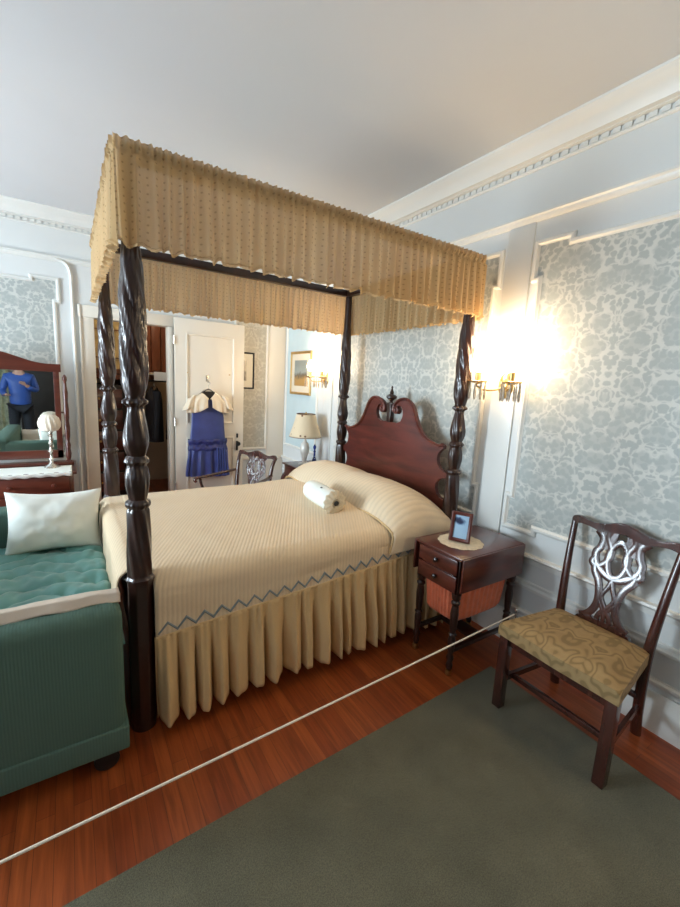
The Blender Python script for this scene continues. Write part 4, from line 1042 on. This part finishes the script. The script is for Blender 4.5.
# ------------------------------------------------------------------ rug, rope barrier
b = B(); prism(b, [(-2.6, -2.2), (1.99, -2.2), (2.03, 1.333), (-2.6, 1.175)], .0005, .007, lambda a, bb, h: Vector((a, bb, h)))
tag(obj('area_rug', b, M['rug'], base=(0, 0, 0)), 'large olive green rug covering the near floor under the side chair', 'rug')
def stanchion(x, y, label):
    r = empty('rope_post', (x, y, 0), label, 'rope post', 'rope barrier posts')
    b = B(); lathe(b, [(.032, .007), (.032, .012), (.02, .018), (.006, .024)], x, y, 28); obj('post_base', b, M['dark_metal'], r)
    b = B(); tube(b, [(x, y, .02), (x, y, .40)], .0045, 10); lathe(b, [(.004, .395), (.009, .40), (.009, .41), (.003, .416)], x, y, 12); tube(b, catmull([(x-.005, y, .385), (x-.02, y, .375), (x-.015, y, .39)], 4), .002, 6); obj('pole', b, M['silver'], r)
stanchion(2.065, 1.24, 'slim metal rope post beside the work table and side chair')
b = B(); tube(b, [(2.047-k*.1, 1.24-.004*k, .385-.006*sin(pi*k/34)) for k in range(35)], .004, 8)
tag(obj('barrier_rope', b, M['rope'], base=(2.0, 1.24, .38)), 'thin cream barrier cord stretched across the front of the bed', 'rope')
stanchion(-1.37, 1.10, 'slim metal rope post at the left end of the cream cord')

# ------------------------------------------------------------------ visitor seen in the mirror, curtain behind
def person():
    px, py = -.78, -.62
    r = empty('person', (px, py, .008), 'person in a blue jacket and dark trousers reflected in the dresser mirror', 'person')
    def skin(name, verts, edges, radii, mat, root=0, sub=2, parent=None):
        me = bpy.data.meshes.new(name); me.from_pydata([Vector(v) for v in verts], edges, []); me.materials.append(mat)
        o = bpy.data.objects.new(name, me); col.objects.link(o); o.parent = parent or r
        s = o.modifiers.new('skin', 'SKIN'); s.use_smooth_shade = True
        for i, rad in enumerate(radii):
            me.skin_vertices[0].data[i].radius = rad if isinstance(rad, tuple) else (rad, rad)
            me.skin_vertices[0].data[i].use_root = (i == root)
        subd(o, sub); return o
    sk = plain('skin', (.50, .30, .22), .55, .04)
    body_v = [(0, 0, .95), (0, 0, 1.12), (0, .01, 1.30), (0, 0, 1.46), (0, .01, 1.54), (0, .02, 1.62), (0, .03, 1.70),
              (-.17, 0, 1.43), (-.24, .02, 1.18), (-.19, .16, 1.08), (.17, 0, 1.43), (.24, .02, 1.18), (.10, .20, 1.28),
              (-.09, 0, .88), (-.11, .02, .50), (-.12, -.01, .10), (-.12, .12, .05), (.09, 0, .88), (.11, .02, .50), (.12, -.01, .10), (.12, .12, .05)]
    body_e = [(0, 1), (1, 2), (2, 3), (3, 4), (4, 5), (5, 6), (3, 7), (7, 8), (8, 9), (3, 10), (10, 11), (11, 12), (0, 13), (13, 14), (14, 15), (15, 16), (0, 17), (17, 18), (18, 19), (19, 20)]
    body_r = [(.14, .10), (.13, .10), (.15, .11), (.09, .07), (.05, .05), (.075, .09), (.07, .085), .055, .04, .028, .055, .04, .028, .08, .055, .04, .035, .08, .055, .04, .035]
    body = skin('body', body_v, body_e, body_r, sk)
    jk = plain('blue nylon jacket', (.02, .075, .32), .5, .08); tr = plain('dark trousers', (.006, .008, .014), .8, .1)
    skin('jacket', [(0, 0, .80), (0, 0, 1.1), (0, .01, 1.28), (0, 0, 1.45), (0, .01, 1.52), (-.18, 0, 1.42), (-.26, .02, 1.17), (-.205, .15, 1.08), (.18, 0, 1.42), (.26, .02, 1.17), (.13, .17, 1.25)],
         [(0, 1), (1, 2), (2, 3), (3, 4), (3, 5), (5, 6), (6, 7), (3, 8), (8, 9), (9, 10)], [(.19, .14), (.175, .13), (.19, .14), (.12, .09), (.07, .065), .078, .062, .048, .078, .062, .048], jk)
    skin('trousers', [(0, 0, .95), (-.09, 0, .86), (-.115, .02, .50), (-.12, 0, .10), (.09, 0, .86), (.115, .02, .50), (.12, 0, .10)], [(0, 1), (1, 2), (2, 3), (0, 4), (4, 5), (5, 6)], [(.185, .13), .115, .085, .07, .115, .085, .07], tr)
    for s in (-1, 1):
        b = B(); grid(b, 24, 10, lambda u, v, s=s: Vector((px+s*.12+.045*cos(2*pi*u)*sin(pi*v), py+.06+.13*sin(2*pi*u)*sin(pi*v), max(.002, .05+.05*cos(pi*v)))), closeu=True); obj('shoe', b, M['black'], r)
    # hands: palm and five fingers each
    for (hx, hy, hz, dx, dy, dz) in ((-.19, .16, 1.08, .3, .9, .25), (.10, .20, 1.28, -.3, .75, .55)):
        d = Vector((dx, dy, dz)).normalized(); side = d.cross(Vector((0, 0, 1))).normalized(); up = side.cross(d)
        o0 = Vector((hx, hy, hz)); vs = [o0, o0+d*.05, o0+d*.085]; es = [(0, 1), (1, 2)]; rs = [.026, (.036, .018), (.034, .015)]
        for k, (off, ln) in enumerate(((-.03, .055), (-.01, .068), (.01, .064), (.028, .048))):
            a = len(vs); vs += [o0+d*.09+side*off, o0+d*(.09+ln*.55)+side*off*1.1-up*.006, o0+d*(.09+ln*.9)+side*off*1.1-up*.025]; es += [(2, a), (a, a+1), (a+1, a+2)]; rs += [.0095, .009, .008]
        a = len(vs); vs += [o0+d*.03+side*-.035, o0+d*.06+side*-.06, o0+d*.085+side*-.062]; es += [(1, a), (a, a+1), (a+1, a+2)]; rs += [.012, .011, .009]
        skin('hand', vs, es, rs, sk, sub=1)
    # face details and hair
    hd = Vector((px, py+.02, 1.64))
    b = B(); grid(b, 32, 20, lambda u, v: hd+Vector((.078*cos(2*pi*u)*sin(pi*v*.62), -.012+.098*sin(2*pi*u)*sin(pi*v*.62)-.02*v, .02+.125*cos(pi*v*.62)+.004*sin(u*90))), closeu=True); solid(obj('hair', b, plain('brown hair', (.06, .035, .02), .6, .3, 60), r), .012, 1)
    for s in (-1, 1):
        b = B(); lathe(b, [(.001, -.008), (.009, -.004), (.011, 0), (.009, .004), (.001, .008)], seg=12, M=Matrix.Translation((px+s*.032, py+.112, 1.655)) @ Matrix.Rotation(pi/2, 4, 'X')); obj('eye', b, plain('eye', (.1, .07, .05), .2), r)
        b = B(); lathe(b, [(.004, -.008), (.026, -.004), (.03, 0), (.026, .005), (.004, .008)], seg=16, M=Matrix.Translation((px+s*.082, py+.02, 1.64)) @ Matrix.Rotation(pi/2, 4, 'Y')); obj('ear', b, sk, r)
    b = B(); tube(b, [(px, py+.108, 1.66), (px, py+.130, 1.625), (px, py+.112, 1.612)], lambda t_: .008+.008*t_, 10); obj('nose', b, sk, r)
    b = B(); tube(b, [(px-.024, py+.108, 1.583), (px, py+.116, 1.582), (px+.024, py+.108, 1.583)], .006, 8); obj('mouth', b, plain('lips', (.35, .12, .10), .5), r)
person()
b = B()
def fcur(u, v):
    x = lerp(-2.1, -1.15, u); return Vector((x, YF+.10+.035*sin(u*55+.5*sin(v*3)), lerp(2.6, .05, v)))
grid(b, 150, 20, fcur); q = tag(obj('curtain', b, plain('pale green floral curtain', (.45, .50, .36), .8, .35, 14), base=(-1.8, YF+.1, 0)), 'pale green patterned curtain seen at the left of the dresser mirror', 'curtain'); solid(q, .003)

# ------------------------------------------------------------------ lights
def area(name, loc, rot, sx, sy, e, c):
    L = bpy.data.lights.new(name, 'AREA'); L.shape = 'RECTANGLE'; L.size = sx; L.size_y = sy; L.energy = e; L.color = c
    o = bpy.data.objects.new(name, L); col.objects.link(o); o.location = loc; o.rotation_euler = rot; return o
for (y0, y1), e in zip(WIN, (5, 28, 365)):
    area('window_daylight', (XL-.2, (y0+y1)/2, 1.55), (0, radians(-90), 0), 1.9, y1-y0, e, (.74, .89, 1))
w = bpy.data.worlds.new('sky'); bpy.context.scene.world = w; w.use_nodes = True
w.node_tree.nodes['Background'].inputs[0].default_value = (.62, .8, 1, 1); w.node_tree.nodes['Background'].inputs[1].default_value = 1.5
# unseen ceiling bulb and point light, added to brighten the closet
b = B(); lathe(b, [(.03, ZC), (.03, ZC-.02), (.012, ZC-.03), (.012, ZC-.05), (.03, ZC-.07), (.035, ZC-.09), (.02, ZC-.12), (.004, ZC-.13)], .8, 5.45, 16)
tag(obj('added_closet_bulb', b, emis('added bulb glass', (1, .8, .55), 6), base=(.8, 5.45, ZC)), 'unseen added bulb on the closet ceiling', 'lamp')
L = bpy.data.lights.new('closet fill light', 'POINT'); L.energy = 12; L.color = (1, .78, .52); L.shadow_soft_size = .06
l = bpy.data.objects.new('closet_fill_light', L); col.objects.link(l); l.location = (.8, 5.45, ZC-.22)

# ------------------------------------------------------------------ camera
cam = bpy.data.cameras.new('camera'); co = bpy.data.objects.new('camera', cam); col.objects.link(co)
yaw, pit, rol, fpx = radians(33.3009), radians(9.5116), radians(3.0779), 413.66
R = Vector((cos(yaw), -sin(yaw), 0)); F = Vector((sin(yaw)*cos(pit), cos(yaw)*cos(pit), -sin(pit))); U = Vector((sin(yaw)*sin(pit), cos(yaw)*sin(pit), cos(pit)))
Rc = R*cos(rol)+U*sin(rol); Uc = U*cos(rol)-R*sin(rol)
co.matrix_world = Matrix(((Rc.x, Uc.x, -F.x, 0), (Rc.y, Uc.y, -F.y, 0), (Rc.z, Uc.z, -F.z, 1.6131), (0, 0, 0, 1)))
cam.sensor_fit = 'VERTICAL'; cam.sensor_height = 36; cam.lens = 36*fpx/907; cam.clip_start = .05
sc = bpy.context.scene; sc.camera = co
sc.view_settings.view_transform = 'Standard'; sc.view_settings.look = 'None'; sc.view_settings.gamma = 1; sc.view_settings.exposure = 0
